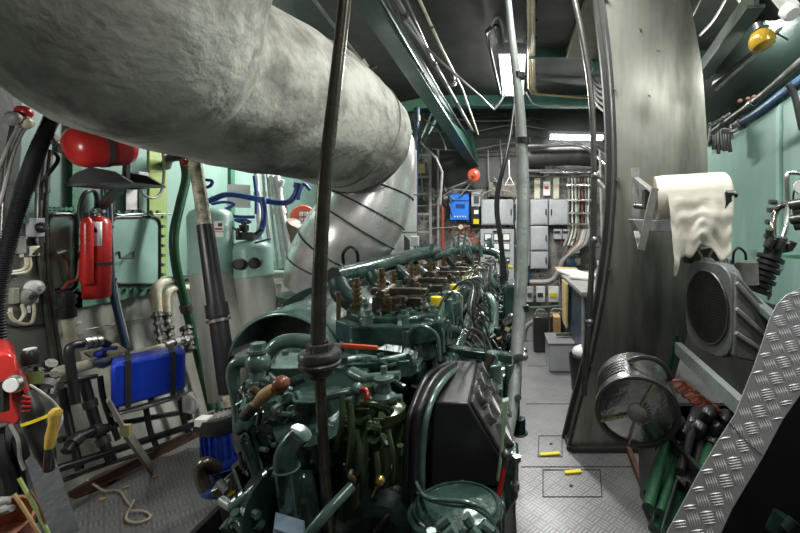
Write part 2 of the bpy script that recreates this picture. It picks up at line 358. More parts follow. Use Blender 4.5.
w = bpy.data.worlds.new('World'); bpy.context.scene.world = w; w.use_nodes = True
w.node_tree.nodes['Background'].inputs[0].default_value = (.5, .56, .55, 1); w.node_tree.nodes['Background'].inputs[1].default_value = 0.03
cam = bpy.data.cameras.new('Camera'); co = bpy.data.objects.new('Camera', cam); C.objects.link(co)
co.location = (0, 0, EYE); co.rotation_euler = (PI/2, 0, 0)
cam.sensor_width = 36; cam.lens = 36*F/800; cam.shift_x = -(CX-400)/800; cam.shift_y = -(266.5-CY)/800; cam.clip_start = .02
bpy.context.scene.camera = co
sc = bpy.context.scene
sc.view_settings.view_transform = 'Standard'; sc.view_settings.look = 'None'; sc.view_settings.gamma = 1; sc.view_settings.use_curve_mapping = False
sc.view_settings.exposure = 0.15

# ================================================================== big lagged exhaust pipe and aluminium elbow
lagm = mat('lag_seam', (.16, .16, .14), .7, 0, amt=.4)
lag = root('lagged_exhaust_pipe', P(200, 60, 2), 'huge grey canvas-lagged exhaust pipe across the upper left', 'pipe')
cs = [(165, -190, 1.40), (152, -110, 1.41), (134, -38, 1.42), (128, 21, 1.48), (150, 44, 1.64), (208, 72, 1.95), (279, 99, 2.42), (324, 117, 2.82), (358, 140, 3.22)]
pts = [P(*c) for c in cs]
MB().tube(pts, [.40, .41, .42, .43, .43, .44, .465, .475, .455], 64, 8, wob=.06).build('canvas_lagging', M['lag'], lag, smooth=80)
pp = catmull(pts, 8)
for t in (.94,):
    sm = MB()
    j = int(t*(len(pp)-1)); a = pp[j]; ax = pp[j+1]-pp[j]; u, w_, _ = frame(ax); R_ = (.436 if t < .5 else .468)
    sm.tube([a+(u*math.cos(q)+w_*math.sin(q))*R_*(1+.06*mnoise.noise((a+(u*math.cos(q)+w_*math.sin(q))*R_)*2.3)+.024*mnoise.noise((a+(u*math.cos(q)+w_*math.sin(q))*R_)*7.0)) for q in [2*PI*i/48 for i in range(49)]], .007, 6, smooth=False)
    sm.build('wire_band', lagm, lag)
ax = (pp[-1]-pp[-3]).normalized()
MB().lathe(pp[-1]-ax*.03, ax, [(.43, 0), (.455, .0), (.455, .03), (.26, .06), (.26, .0)], 48).build('end_band', M['dsteel'], lag)

o = MB().tube([P(-90, 70, 2.0), P(-10, 10, 2.0), P(50, -45, 2.0), P(90, -100, 2.0)], .19, 20).build('beige_duct', mat('beige_duct', (.33, .29, .20), .6, amt=.7, scale=4)); tag(o, 'beige folded duct in the top left corner behind the lagged pipe', 'duct')
el = root('exhaust_elbow', P(330, 270, 3.3), 'shiny segmented aluminium-clad exhaust elbow below the canvas-lagged pipe', 'pipe')
cs = [(384, 140, 3.6), (381, 172, 3.5), (370, 205, 3.45), (350, 236, 3.4), (332, 264, 3.4), (322, 290, 3.4)]
pts = [P(*c) for c in cs]
MB().tube(pts, [.27, .30, .34, .37, .35, .31], 48, 6).build('cladding', M['foil'], el)
pp = catmull(pts, 6); sm = MB()
for t in (.30, .44, .56, .70, .86):
    j = int(t*(len(pp)-1)); rr = [.27, .30, .34, .37, .35, .31]; q = t*5; i = min(int(q), 4); r_ = rr[i]+(rr[i+1]-rr[i])*(q-i)
    sm.ring(pp[j], pp[min(j+1, len(pp)-1)]-pp[j-1], r_+.004, .007, 48)
sm.build('joint_bead', M['seam'], el)
fx = P(322, 292, 3.4)
MB().lathe(fx, (0, 0, -1), [(.30, 0), (.335, 0), (.335, .05), (.30, .05), (.30, .10), (.22, .17), (.22, .22)], 40).build('flange', M['engl'], el)
hd = MB(); hd.tube([P(344, 265, 3.1), P(343, 254, 3.02), P(350, 247, 3.02), P(357, 252, 3.02), P(358, 265, 3.1)], .012, 8); hd.build('lifting_handle', M['black'], el)
# a second clad riser behind
o = MB().cyl(P(399, 262, 4.6), P(399, 150, 4.6), .20, n=32).build('clad_riser', M['foil']); tag(o, 'upright shiny aluminium-clad riser behind the exhaust elbow', 'pipe')
MB().ring(P(399, 195, 4.6), (0, 0, 1), .202, .006, 32).ring(P(399, 232, 4.6), (0, 0, 1), .202, .006, 32).build('joint_bead', M['seam'], o)

# ================================================================== left wall
def patch(x0, y0, x1, y1, off, rad=8, n=5):
    """rounded outline on the left wall, in photo degrees of freedom of the wall plane"""
    out = []
    for cx, cy, a0 in ((x1-rad, y0+rad, -90), (x1-rad, y1-rad, 0), (x0+rad, y1-rad, 90), (x0+rad, y0+rad, 180)):
        for i in range(n+1):
            a = math.radians(a0+90*i/n); out.append(L(cx+rad*math.cos(a), cy+rad*math.sin(a), off))
    return out
def hull_hatch(box, label, handle=None):
    q = patch(*box, .02); c = sum(q, V())/len(q); t = root('hull_hatch', c, label, 'hatch')
    MB().prism(q, (.02, 0, 0)).build('cover', M['hull_pale'], t, bev=.004)
    MB().tube([p+V((.022, 0, 0)) for p in q+[q[0]]], .011, 6, smooth=False).build('gasket', M['black'], t)
    bt = MB(); z1 = min(p.z for p in q); 
    for i in range(7):
        y = box[0]+(box[2]-box[0])*i/6; bt.bolt(L(y, box[3]+6, .03), (1, 0, 0), .014, .02)
        bt.bolt(L(y, box[1]-5, .03), (1, 0, 0), .014, .02)
    for i in range(8):
        bt.bolt(L(box[2]+5, box[1]+(box[3]-box[1])*i/7, .03), (1, 0, 0), .014, .02)
    bt.build('bolt_row', M['belt'], t)
    if handle:
        x0, y0, x1, y1 = handle
        MB().tube([L(x0, y0, .04), L(x0, y0, .08), L(x0+1, y0+6, .09), L(x1-1, y0+6, .09), L(x1, y0, .08), L(x1, y0, .04)], .008, 8, smooth=False).build('handle', M['dsteel'], t)
    return t
hull_hatch((108, 217, 157, 284), 'pale green bolted hull hatch with a grab handle right of the tall extinguisher', (119, 252, 134, 252))
hull_hatch((44, 214, 73, 290), 'pale green bolted hull hatch behind the crank lever left of the extinguisher')
# belt flange between green plating and lining, frames
mb = MB(); mb.span((XL, .8, 1.06), (XL+.03, 5.5, 1.17)); struct(mb.build('trim_14', mat('belt_green', (.14, .29, .22), .5, amt=.6)))
mb = MB()
for px in (76, 232): 
    p0, p1 = L(px, 200, .02), L(px+1, 291, .02); y = p0.y
    mb.span((XL, y-.03, 1.06), (XL+.03, y+.03, 3.2))
struct(mb.build('trim_15', M['belt']))
y0, y1 = L(148, 250).y, L(166, 250).y
struct(MB().span((XL, y0, 1.1), (XL+.012, y1, 2.8)).build('trim_16', M['stain']))
# wire line across lining
pipe('wire_line', 'thin steel wire strung across the grey lining below the hatches', 'wire', [L(85, 330, .03), L(110, 325, .03), L(160, 316, .03), L(172, 314, .03)], .004, 'steel')

# grey equipment board with switches
q = [L(2, 224, .05), L(47, 224, .05), L(60, 372, .05), L(2, 385, .05)]
o = MB().prism(q, (.012, 0, 0)).build('mounting_plate', mat('plate_grey', (.20, .20, .18), .45, .3, amt=.7, scale=4)); tag(o, 'tall dark grey mounting plate behind the knob box on the left hull', 'panel')
def wbox(name, label, cat, x0, y0, x1, y1, off, dep, m, extra=None, bev=.005, group=None):
    a, b_ = L(x0, y0, off), L(x1, y0, off); z1 = L((x0+x1)/2, y0, off).z; z0 = L((x0+x1)/2, y1, off).z
    t = root(name, ((a.x)+dep/2, (a.y+b_.y)/2, z0), label, cat, group)
    MB().span((a.x, a.y, z0), (a.x+dep, b_.y, z1)).build('body', M[m] if isinstance(m, str) else m, t, bev=bev)
    if extra: extra(t, a.x+dep, a.y, b_.y, z0, z1)
    return t
def knob(t, x, y0, y1, z0, z1):
    c = V((x, (y0+y1)/2, (z0+z1)/2)); MB().lathe(c, (1, 0, 0), [(0, 0), (.03, 0), (.03, .012), (.018, .03), (0, .03)]).build('knob', M['black'], t)
    MB().span((x, y0+.02, z1-.05), (x+.002, y1-.02, z1-.03)).build('name_strip', M['white'], t)
wbox('switch_box', 'grey switch box with a round black knob beside the dark conduits', 'switch', 25, 218, 35, 237, .07, .06, 'grey', knob)
def ysw(t, x, y0, y1, z0, z1):
    MB().span((x, y0+.006, z0+.006), (x+.003, y1-.006, z0+.04)).build('yellow_plate', M['yellow'], t)
    MB().bar((x+.01, (y0+y1)/2-.02, (z0+z1)/2-.02), (x+.01, (y0+y1)/2+.02, (z0+z1)/2+.02), .012, .02, (1, 0, 0)).build('rotary_switch', M['blackp'], t)
wbox('isolator_switch', 'small isolator switch with a yellow plate under the knob box', 'switch', 24, 246, 32, 256, .07, .05, 'white', ysw)
wbox('junction_box', 'weathered grey junction box behind the corrugated hose', 'box', 8, 236, 18, 254, .06, .05, 'greyd', lambda *a: None)
wbox('relay_box', 'olive-grey small box at the left end of the socket row', 'box', 4, 288, 11, 304, .06, .05, mat('olivebox', (.25, .26, .2), .5), lambda *a: None)
for (x, y, r, lab, m) in ((23, 297, .05, 'round grey junction socket left of the white one on the mounting plate', 'greyd'), (31, 288, .045, 'round white junction socket with a cable from below on the mounting plate', 'white')):
    c = L(x, y, .07); o = MB().lathe(c, (1, 0, 0), [(0, 0), (r, 0), (r, .03), (r*.6, .05), (0, .055)]).build('junction_socket', M[m]); tag(o, lab, 'socket')
    MB().lathe(c+V((.05, 0, 0)), (1, 0, 0), [(0, 0), (r*.35, 0), (r*.3, .02), (0, .02)]).build('cover_cap', M['dsteel' if m == 'greyd' else 'grey'], o)
    MB().cyl(c+V((.02, 0, -r)), c+V((.02, 0, -r-.04)), .016).build('gland', M['white'], o)
cb = [([(31, 296), (34, 310), (32, 322), (24, 324), (14, 320), (8, 312)], 'looped cream cable hanging under the white junction socket'),
      ([(22, 304), (24, 314), (18, 322), (12, 318), (10, 308)], 'inner looped cream cable under the grey junction socket'),
      ([(29, 257), (30, 266), (25, 272), (10, 274), (-4, 275)], 'cream cable from the isolator switch running out to the left'),
      ([(26, 257), (26, 266), (18, 271), (-4, 272)], 'cream cable just above its twin leaving the isolator switch'),
      ([(22, 257), (20, 248), (22, 240), (26, 238)], 'short cream cable between isolator switch and knob box'),
      ([(5, 324), (20, 327), (45, 324)], 'thin black cable across the lower mounting plate')]
for i, (q, lab) in enumerate(cb): pipe('cable', lab, 'cable', [L(x, y, .10) for x, y in q], .009 if i < 5 else .006, 'cream' if i < 5 else 'black', 8)
# conduits
pipe('conduit_pipe', 'dark steel conduit running down the hull beside the knob box', 'conduit', [L(*p, .09) for p in ((44, 150), (39, 200), (40, 250), (45, 300), (56, 372))], .017, 'dsteel', clamps=(.2, .45, .7))
pipe('conduit_pipe', 'second dark conduit just right of its twin beside the left hatch', 'conduit', [L(*p, .09) for p in ((50, 150), (45, 200), (46, 250), (50, 300), (62, 372))], .015, 'dsteel', clamps=(.2, .45, .7))
pipe('conduit_pipe', 'blue-grey conduit right beside the tall extinguisher', 'conduit', [L(*p, .07) for p in ((104, 186), (107, 240), (112, 290), (126, 350))], .018, 'bluepole', clamps=(.25, .6))
pipe('conduit_pipe', 'thin grey conduit hugging the blue-grey one next to the extinguisher', 'conduit', [L(*p, .07) for p in ((110, 186), (112, 240), (116, 290), (130, 350))], .010, 'greyd', clamps=(.25, .6))
pipe('conduit_pipe', 'thin dark conduit dropping behind the corrugated hose', 'conduit', [L(*p, .2) for p in ((14, 120), (6, 170), (2, 240), (0, 330))], .012, 'dsteel')
for i, q in enumerate([((30, 118), (14, 150), (4, 190), (-6, 220)), ((26, 112), (9, 145), (-4, 175))]):
    pipe('cable', ('pale cable curving down beside the corrugated hose at the frame edge', 'outermost pale cable at the upper left frame edge')[i], 'cable', [L(*p, .35) for p in q], .008, 'greyd', 8)
# corrugated hose
hp = catmull([P(*p) for p in ((52, 118, 2.15), (38, 150, 2.1), (24, 190, 2.0), (8, 245, 1.95), (-2, 300, 1.95), (0, 372, 1.95))], 12)
rs = []
dd = []
for i in range(len(hp)-1):
    for j in range(4): dd.append(hp[i].lerp(hp[i+1], j/4))
o = MB().tube(dd, [(.034 if i % 2 else .026) for i in range(len(dd))], 16, smooth=False).build('corrugated_hose', M['black'], smooth=70); tag(o, 'thick black corrugated hose hanging at the upper left', 'hose')

# red air tank on its bracket
tk = root('air_tank', P(98, 150, 2.35), 'horizontal red air tank on a black bracket under the lagged pipe', 'tank')
a, b_ = P(76, 147, 2.2), P(125, 146, 2.4); ax = (b_-a); ln = ax.length; r_ = .115
MB().lathe(a, ax, [(0, -.05), (r_*.5, -.04), (r_*.85, -.015), (r_, .02), (r_, ln-.02), (r_*.85, ln+.015), (r_*.5, ln+.04), (0, ln+.05)], 28).build('shell', M['red'], tk)
MB().lathe(a+ax*.42, ax, [(r_+.001, 0), (r_+.005, 0), (r_+.005, .025), (r_+.001, .025)], 28).build('strap', M['dsteel'], tk)
q = [P(65, 184, 2.2), P(75, 173, 2.2), P(90, 167, 2.25), (P(112, 171, 2.3)), P(131, 182, 2.35), P(124, 184, 2.35), P(95, 186, 2.25)]
t2 = root('tank_bracket', P(98, 185, 2.3), 'black steel bracket shelf carrying the red air tank', 'bracket')
MB().prism(q, (0, .02, 0)).prism([p+V((0, .22, 0)) for p in q], (0, .02, 0)).build('cradle', M['black'], t2)
MB().prism([P(65, 184, 2.2), P(131, 182, 2.35), P(131, 182, 2.35)+V((0, .24, 0)), P(65, 184, 2.2)+V((0, .24, 0))], (0, 0, -.012)).build('shelf', M['black'], t2)
MB().bar(P(124, 182, 2.4), L(95, 214, .02), .05, .03).bar(P(69, 184, 2.2), P(69, 166, 2.2), .02, .02).bar(P(126, 182, 2.4), P(127, 148, 2.4), .025, .025).build('strut', M['blackp'], t2)
# gauge by the tank
t = root('pressure_gauge', P(60, 149, 2.2), 'small white pressure gauge on the valve left of the red air tank', 'gauge')
c = P(61, 149, 2.2); MB().lathe(c, (0, -1, 0), [(0, -.02), (.024, -.02), (.024, .005), (.019, .006), (.019, .002), (0, .002)], 20).build('bezel', M['dsteel'], t)
MB().lathe(c, (0, -1, 0), [(0, 0), (.019, 0), (.019, .003), (0, .003)], 20).build('dial', M['dial'], t)
MB().cyl(P(55, 135, 2.22), P(55, 155, 2.22), .012).cyl(P(52, 143, 2.22), P(61, 146, 2.22), .01).cyl(P(53, 138, 2.22), P(58, 138, 2.22), .022, n=6).build('valve_body', M['steel'], t)
pipe('hose', 'thin black hose curling from the gauge valve down to the conduits', 'hose', [P(55, 152, 2.22), P(58, 160, 2.2), (P(50, 172, 2.2)), P(42, 182, 2.3), L(41, 200, .12)], .009, 'black', 8)
# grey relay on wall + cable loop + notice
def rel(t, x, y0, y1, z0, z1): MB().span((x, y0, z0), (x+.02, y1, z0+.04)).build('cover', M['blackp'], t)
wbox('relay_box', 'grey relay box with a black lower cover right of the tank bracket', 'box', 129, 172, 140, 187, .06, .07, 'grey', rel)
pipe('cable', 'black cable looping from the relay box up behind the lagged pipe', 'cable', [L(*p, .12) for p in ((139, 186), (144, 195), (154, 198), (162, 190), (164, 170), (163, 150))], .010, 'greyd', 8)
q = [L(124, 188, .03), L(137, 188, .03), L(137, 210, .03), L(124, 210, .03)]
o = MB().prism(q, (.008, 0, 0)).build('notice_glare_board', M['white']); tag(o, 'pale framed notice below the relay box', 'notice')
MB().tube([p+V((.008, 0, 0)) for p in q+[q[0]]], .006, 6, smooth=False).build('frame', M['seam'], o)
pipe('conduit_pipe', 'thin conduit bend below the framed notice', 'conduit', [L(*p, .05) for p in ((113, 200), (114, 212), (120, 215), (136, 214), (150, 214), (176, 214))], .006, 'steel', 8)

# tall red extinguisher
t = root('fire_extinguisher', L(92, 298, .12), 'tall red gas extinguisher cylinder with white label strapped to the hull', 'fire extinguisher')
def ecyl(x, y0, y1, r_, off, name, m='red'):
    a = L(x, y1, off); z1 = L(x, y0, off).z; a = V((XL+off+.05, a.y, a.z)); h = z1-a.z
    MB().lathe(a, (0, 0, 1), [(0, 0), (r_*.9, 0), (r_, .015), (r_, h-.05), (r_*.85, h-.02), (r_*.4, h), (0, h)], 24).build(name, M[m], t); return a, h
a, h = ecyl(89, 216, 298, .070, .10, 'cylinder')
ecyl(79, 217, 284, .03, .13, 'side_cylinder')
MB().cyl(a+V((0, 0, h-.01)), a+V((0, 0, h+.05)), .02).cyl(a+V((-.03, 0, h+.03)), a+V((.05, 0, h+.03)), .012).build('valve', M['steel'], t)
tp = a+V((0, 0, h+.04))
MB().tube([tp, tp+V((0, 0, .08)), tp+V((.02, -.04, .12)), tp+V((.04, -.11, .10)), tp+V((.03, -.13, .02)), tp+V((.03, -.13, -.06))], .012, 8).build('discharge_hose', M['black'], t)
MB().lathe(a+V((0, 0, h*.40)), (0, 0, 1), [(.070, 0), (.074, 0), (.074, .02), (.070, .02)], 24).build('strap', M['seam'], t)
# label wrapped on the front of the cylinder
def wrap(t, c, r_, a0, a1, z0, z1, name, m, n=6):
    rows = [[c+V((math.cos(math.radians(a0+(a1-a0)*i/n))*r_, math.sin(math.radians(a0+(a1-a0)*i/n))*r_, z)) for i in range(n+1)] for z in (z0, z1)]
    return MB().sheet(rows).build(name, M[m], t, solid=.001)
wrap(t, a, .0715, -80, -25, h*.64, h*.93, 'label', 'white'); wrap(t, a, .0722, -62, -42, h*.80, h*.86, 'label_mark', 'blue')
# crank lever
o = MB().tube([L(62, 252, .1), L(66, 262, .1), L(68, 275, .1), L(70, 284, .06)], .008, 8).build('crank_lever', M['rust']); tag(o, 'crank lever with dark grip in front of the left hatch', 'lever')
MB().cyl(L(55, 254, .13), L(65, 251, .13), .018).build('grip', M['dsteel'], o)
pipe('copper_pipe', 'thin red copper pipe bending below the extinguisher', 'pipe', [L(*p, .1) for p in ((80, 250), (79, 272), (76, 280), (68, 283), (62, 290))], .010, 'rustr', 8)

# valve with red wheel, green hose
t = root('wall_valve', L(178, 158, .15), 'black wall valve with a small red wheel at the top of the green hose', 'valve')
MB().tube([L(166, 166, .02), L(168, 160, .1), L(174, 157, .16), L(184, 157, .2)], .035, 12).build('body', M['blackp'], t)
cw = L(187, 162, .26); MB().ring(cw, (.6, -1, 0), .035, .008, 16).bar(cw-V((.03, 0, 0)), cw+V((.03, 0, 0)), .01, .01).bar(cw-V((0, 0, .03)), cw+V((0, 0, .03)), .01, .01, (1, 0, 0)).build('handwheel', M['red'], t)
pipe('green_hose', 'long grass-green hose hanging from the wall valve past the cream pipes', 'hose', [L(*p, .2) for p in ((184, 160), (186, 178), (180, 205), (174, 235), (176, 265), (184, 300), (192, 330), (203, 375), (212, 410))], .032, 'grn', 12, clamps=(.66,), cm='dsteel')
pipe('green_pipe', 'dark green pipe running down left of the black pole', 'pipe', [L(*p, .16) for p in ((200, 330), (206, 360), (216, 400), (222, 420))], .025, 'grn', 10)
# piebald pole
t = root('hull_pole', L(228, 400, .5), 'leaning pole, cream mottled above and black wrapped below, before the green tanks', 'pole')
a, b_, c, d_ = P(195, 160, 2.62), P(205, 225, 2.6), P(229, 392, 2.5), P(242, 432, 2.48)
MB().cyl(a, b_, .038, .038, 16).build('upper_tube', mat('piebald', (.50, .46, .34), .5, 0, dirt=(.05, .045, .035), amt=.9, scale=14), t)
MB().cyl(b_, c, .047, .056, 16).cyl(b_.lerp(c, .48), b_.lerp(c, .56), .063, .063, 16).build('black_sleeve', M['black'], t)
MB().cyl(c, d_, .042, .042, 16).build('lower_tube', mat('piebald2', (.50, .47, .36), .5, 0, dirt=(.12, .1, .07), amt=.7, scale=14), t)
MB().lathe(b_.lerp(c, .57), c-b_, [(.062, 0), (.066, .0), (.066, .02), (.062, .02)], 16).build('band', M['steel'], t)

# green tanks
def tank(px0, px1, ytop, ymid, ybot, pb, d, label, gauges):
    cxp = (px0+px1)/2; r_ = (px1-px0)/2/F*d
    a = P(pb, ybot, d-.05); mid = P(cxp+2, ymid, d); tp = P(cxp, ytop, d)
    t = root('pressure_tank', a, label, 'tank')
    hl = (tp-mid).length; ax = tp-mid
    MB().lathe(mid, ax, [(r_*1.04, 0), (r_*1.04, .02), (r_, .03), (r_, hl-r_*.5), (r_*.9, hl-r_*.25), (r_*.6, hl-r_*.06), (r_*.2, hl), (0, hl)], 32).build('dome', M['hull_pale'], t)
    ax2 = mid-a
    MB().lathe(a, ax2, [(r_*1.02, 0), (r_*1.0, ax2.length)], 32).build('lower_jacket', M['lowgrey'], t)
    for (gx, gy) in gauges:
        c = P(gx, gy, d-r_-.02)
        g = MB().lathe(c, (.25, -1, 0), [(0, -.05), (.038, -.05), (.042, 0), (.042, .012), (.034, .014), (.034, .006), (0, .006)], 24).build('gauge', M['black'], t)
        MB().lathe(c, (.25, -1, 0), [(0, 0), (.033, 0), (.033, .008), (0, .008)], 20).build('gauge_glass', M['glassd'], g)
    return t
tank(191, 229, 207, 272, 395, 232, 3.0, 'pale green pressure tank with grey jacket behind the piebald pole', [])
tank(232, 269, 240, 276, 380, 262, 3.15, 'smaller pale green pressure tank with two black gauges on its dome', [(239, 264), (255, 263)])
o = MB().prism([P(214, 221, 2.83), P(223, 221, 2.83), P(223, 231, 2.83), P(214, 231, 2.83)], (0, .004, 0)).build('warning_notice', M['white']); tag(o, 'small white notice with red and black marks on the larger green tank', 'sign')
MB().prism([P(215, 228, 2.828), P(222, 228, 2.828), P(222, 230, 2.828), P(215, 230, 2.828)], (0, .002, 0)).build('red_stripe', M['red'], o)
MB().prism([P(218, 223, 2.828), P(222, 223, 2.828), P(222, 226.5, 2.828), P(218, 226.5, 2.828)], (0, .002, 0)).build('black_mark', M['blackp'], o)
o = MB().prism([P(215, 232.5, 2.83), P(223, 232.5, 2.83), P(223, 237, 2.83), P(215, 237, 2.83)], (0, .004, 0)).build('tank_label', M['dial']); tag(o, 'plain white sticker below the red-striped notice on the green tank', 'label')
# valve block & wheels on tank B
t = root('tank_valve', P(246, 235, 3.1), 'dark valve block with a blue handwheel on top of the gauge tank', 'valve')
MB().box(P(247, 236, 3.1), (.13, .08, .06)).cyl(P(245, 236, 3.1), P(244, 222, 3.1), .018).cyl(P(238, 238, 3.05), P(238, 228, 3.05), .014).cyl(P(256, 234, 3.05), P(262, 229, 3.0), .014).box(P(244, 228, 3.1), (.05, .05, .05)).build('block', M['blackp'], t, bev=.005)
MB().ring(P(243, 221, 3.1), (0, .3, 1), .05, .009, 20).bar(P(238, 221, 3.1), P(248, 221, 3.1), .012, .01).build('handwheel', M['bluep'], t)
MB().tube([P(227, 228, 3.05), P(232, 227, 3.05), P(237, 231, 3.05), P(238, 236, 3.05)], .008, 8).build('spout', M['black'], t)
MB().bar(P(255, 243, 3.0), P(270, 239, 2.95), .015, .012).build('lever', M['bluep'], t)
bp = [([(212, 201), (218, 197), (228, 194.5), (242, 196), (262, 200), (280, 203), (290, 201), (296, 193), (298, 184)], 3.3, .024, 'long blue pipe arching above the green tanks'),
      ([(262, 199), (264, 212), (262, 228), (256, 237), (250, 240)], 3.25, .022, 'blue pipe dropping from the arch to the tank valve'),
      ([(212, 204), (224, 202), (234, 204), (228, 208), (221, 210)], 3.2, .012, 'small blue hairpin tube below the blue arch'),
      ([(225, 213), (232, 216), (242, 217), (254, 217)], 3.2, .014, 'short blue tube below the hairpin tube'),
      ([(254, 176), (256, 195), (256, 214)], 3.5, .012, 'thin blue upright tube left of the white pipes'),
      ([(194, 183), (203, 180), (212, 181), (210, 186), (204, 188)], 3.0, .012, 'blue lever tube behind the piebald pole'),
      ([(298, 200), (300, 190), (304, 184), (310, 190)], 3.6, .016, 'short blue bend right of the white pipes')]
for q, d, r_, lab in bp: pipe('blue_pipe', lab, 'pipe', [P(x, y, d) for x, y in q], r_, 'bluep', 10, clamps=(.02, .98) if r_ > .02 else (), cm='bluep')
q = [P(227, 184, 3.75), P(250, 185, 3.85), P(250, 208, 3.85), P(227, 207, 3.75)]  # white sheet standing in for the glare on the hull
o = MB().prism(q, (.0, .01, 0)).build('notice_glare_board', M['white']); tag(o, 'white glare on the hull above the green tanks, built as a blank board', 'notice')
wp = [((256, 172), (258, 210), (263, 262)), ((263, 172), (266, 210), (272, 268)), ((272, 176), (278, 215), (286, 262), (291, 276)), ((277, 176), (283, 215), (291, 262), (296, 276)), ((267, 172), (271, 210), (278, 268)), ((283, 180), (280, 186), (279, 196))]
wl = ['leftmost white upright pipe on the hull behind the blue arch', 'second white upright pipe behind the blue arch', 'thick white pipe with a kinked foot left of the orange disc', 'white pipe with a kinked foot nearest the orange disc', 'thin white pipe squeezed between the thicker white pipes', 'short white hook-ended pipe near the lagged pipe']
for q, lab, r_ in zip(wp, wl, (.022, .016, .03, .026, .012, .02)): pipe('white_pipe', lab, 'pipe', [P(x, y, 3.9) for x, y in q], r_, 'whitep', 10, clamps=(.3, .7), cm='whitep')
t = root('warning_disc', P(303, 218, 4.0), 'orange-red disc with white squares beside the exhaust elbow', 'sign')
MB().lathe(P(303, 218, 4.0), (.1, -1, .05), [(0, -.03), (.12, -.03), (.13, 0), (.12, .01), (0, .01)], 32).build('disc', M['orange'], t)
m_ = MB()
for x, y in ((301, 214), (306, 214), (301, 220), (306, 220)): m_.box(P(x, y, 3.975), (.036, .01, .045))
m_.build('white_square', M['white'], t)
o = MB().lathe(P(289, 240, 4.0), P(300, 218, 3.95)-P(289, 240, 4.0), [(0, 0), (.06, 0), (.10, .2), (.02, .24), (0, .24)]).build('horn', mat('brown_grey', (.22, .17, .14), .5)); tag(o, 'brown-grey horn cone below the orange disc', 'horn')
for i, (x0, x1) in enumerate(((286, 288), (300, 297))): pipe('brown_pipe', ('thin rusty upright pipe left of the horn cone', 'thin rusty upright pipe right of the horn cone')[i], 'pipe', [P(x0, 205, 4.05), P(x1, 285, 4.05)], .012, 'rust', 8, smooth=False)
# things behind tanks (265-290, 270-330)
for i, (x, y, w_, h_, m_, lab) in enumerate(((277, 274, .28, .06, 'whitep', 'white flat tray lying between the gauge tank and the elbow'), (272, 292, .14, .15, 'white', 'white container standing behind the gauge tank'), (285, 300, .13, .12, 'greyd', 'grey canister right of the white container behind the tanks'), (280, 316, .2, .1, 'blackp', 'dark pump block on the shelf behind the turbo casing'))):
    o = MB().box(P(x, y, 4.0), (w_, .15, h_)).build(('flat_tray', 'container', 'canister', 'pump_block')[i], M[m_], bev=.015); tag(o, lab, ('tray', 'container', 'canister', 'pump')[i])

mb = MB(); mb.prism([L(-30, 40, .10), L(17, 40, .10), L(16, 150, .10), L(8, 222, .10), L(-30, 222, .10)], (.03, 0, 0)); struct(mb.build('trim_19', M['darkbulk']))  # added dark sheet, darkens the green hull at the frame edge
for i, (x, y, m_, lb) in enumerate(((24, 112, 'red', 'small red fitting at the left edge under the lagged pipe'), (25, 122, 'cream', 'small cream fitting at the left edge under the lagged pipe'), (14, 118, 'greyd', 'small grey fitting at the left edge under the lagged pipe'))):
    o = MB().lathe(L(x, y, .35), (1, -.5, .3), [(0, -.03), (.03, -.03), (.035, 0), (.02, .03), (0, .04)], 14).build('pipe_fitting', M[m_]); tag(o, lb, 'fitting')
# ================================================================== lower left: pipework, blue cooler, tools
pipe('cream_pipe', 'outer cream pipe bending down beside the large hatch', 'pipe', [L(*p, .16) for p in ((176, 280), (167, 281), (160, 284), (156, 292), (157, 312))], .034, 'cream', 14)
pipe('cream_pipe', 'inner cream pipe bending down under the outer one', 'pipe', [L(*p, .18) for p in ((196, 288), (178, 288), (170, 290), (166, 297), (166, 312))], .028, 'cream', 14)
pipe('black_pipe', 'black pipe stub the two cream pipes spring from', 'pipe', [L(176, 281, .16), L(186, 279, .16), L(200, 276, .16)], .028, 'black', 12)
def vcol(name, label, pts, r, m):
    t = root(name, pts[-1], label, 'valve'); mb = MB(); mb.tube(pts, r, 12, smooth=False).build('body', M[m], t)
    b_ = MB()
    for i in range(5):
        a = pts[0].lerp(pts[-1], (i+.5)/5); ax = (pts[-1]-pts[0]).normalized(); b_.cyl(a-ax*.012, a+ax*.012, r*(1.5 if i % 2 == 0 else 1.25), n=8 if i % 2 else 14)
    b_.build('flange', M['dsteel'], t); return t
vcol('valve_column', 'dark flanged valve column under the outer cream pipe', [L(157, 312, .18), L(164, 350, .24)], .026, 'dsteel')
vcol('valve_column', 'dark flanged valve column under the inner cream pipe', [L(166, 312, .18), L(172, 345, .24)], .022, 'dsteel')
vcol('valve_column', 'rusty valve column under the green hose', [L(186, 326, .2), L(190, 352, .24)], .03, 'rod')
pipe('cream_pipe', 'short cream pipe between the two dark valve columns', 'pipe', [L(163, 320, .15), L(167, 345, .2)], .012, 'cream')
pipe('cream_pipe', 'cream pipe running level above the blue box', 'pipe', [L(*p, .30) for p in ((122, 358), (140, 353), (162, 347))], .026, 'cream', 12)
o = pipe('steel_union', 'bright steel union joining cream pipe and valves above the blue box', 'coupling', [L(*p, .30) for p in ((164, 346), (178, 341), (190, 339))], .030, 'steel', 10)
MB().cyl(L(172, 343, .3), L(176, 342, .3), .042, n=6).cyl(L(182, 341, .3), L(185, 340, .3), .04, n=6).build('nut', M['steel'], o)
pipe('cream_pipe', 'tall cream pipe dropping from the black union left of the blue box', 'pipe', [L(*p, .2) for p in ((67, 316), (71, 340), (76, 366))], .028, 'cream', 12)
o = pipe('black_union', 'black union at the head of the tall cream pipe', 'coupling', [L(66, 292, .2), L(67, 318, .2)], .032, 'black', 12, clamps=(.3, .8), cm='black')
pipe('cream_pipe', 'lower cream pipe lying level left of the blue-levered valve', 'pipe', [L(*p, .34) for p in ((58, 374), (76, 368), (94, 363))], .030, 'cream', 12, clamps=(.02,), cm='cream')
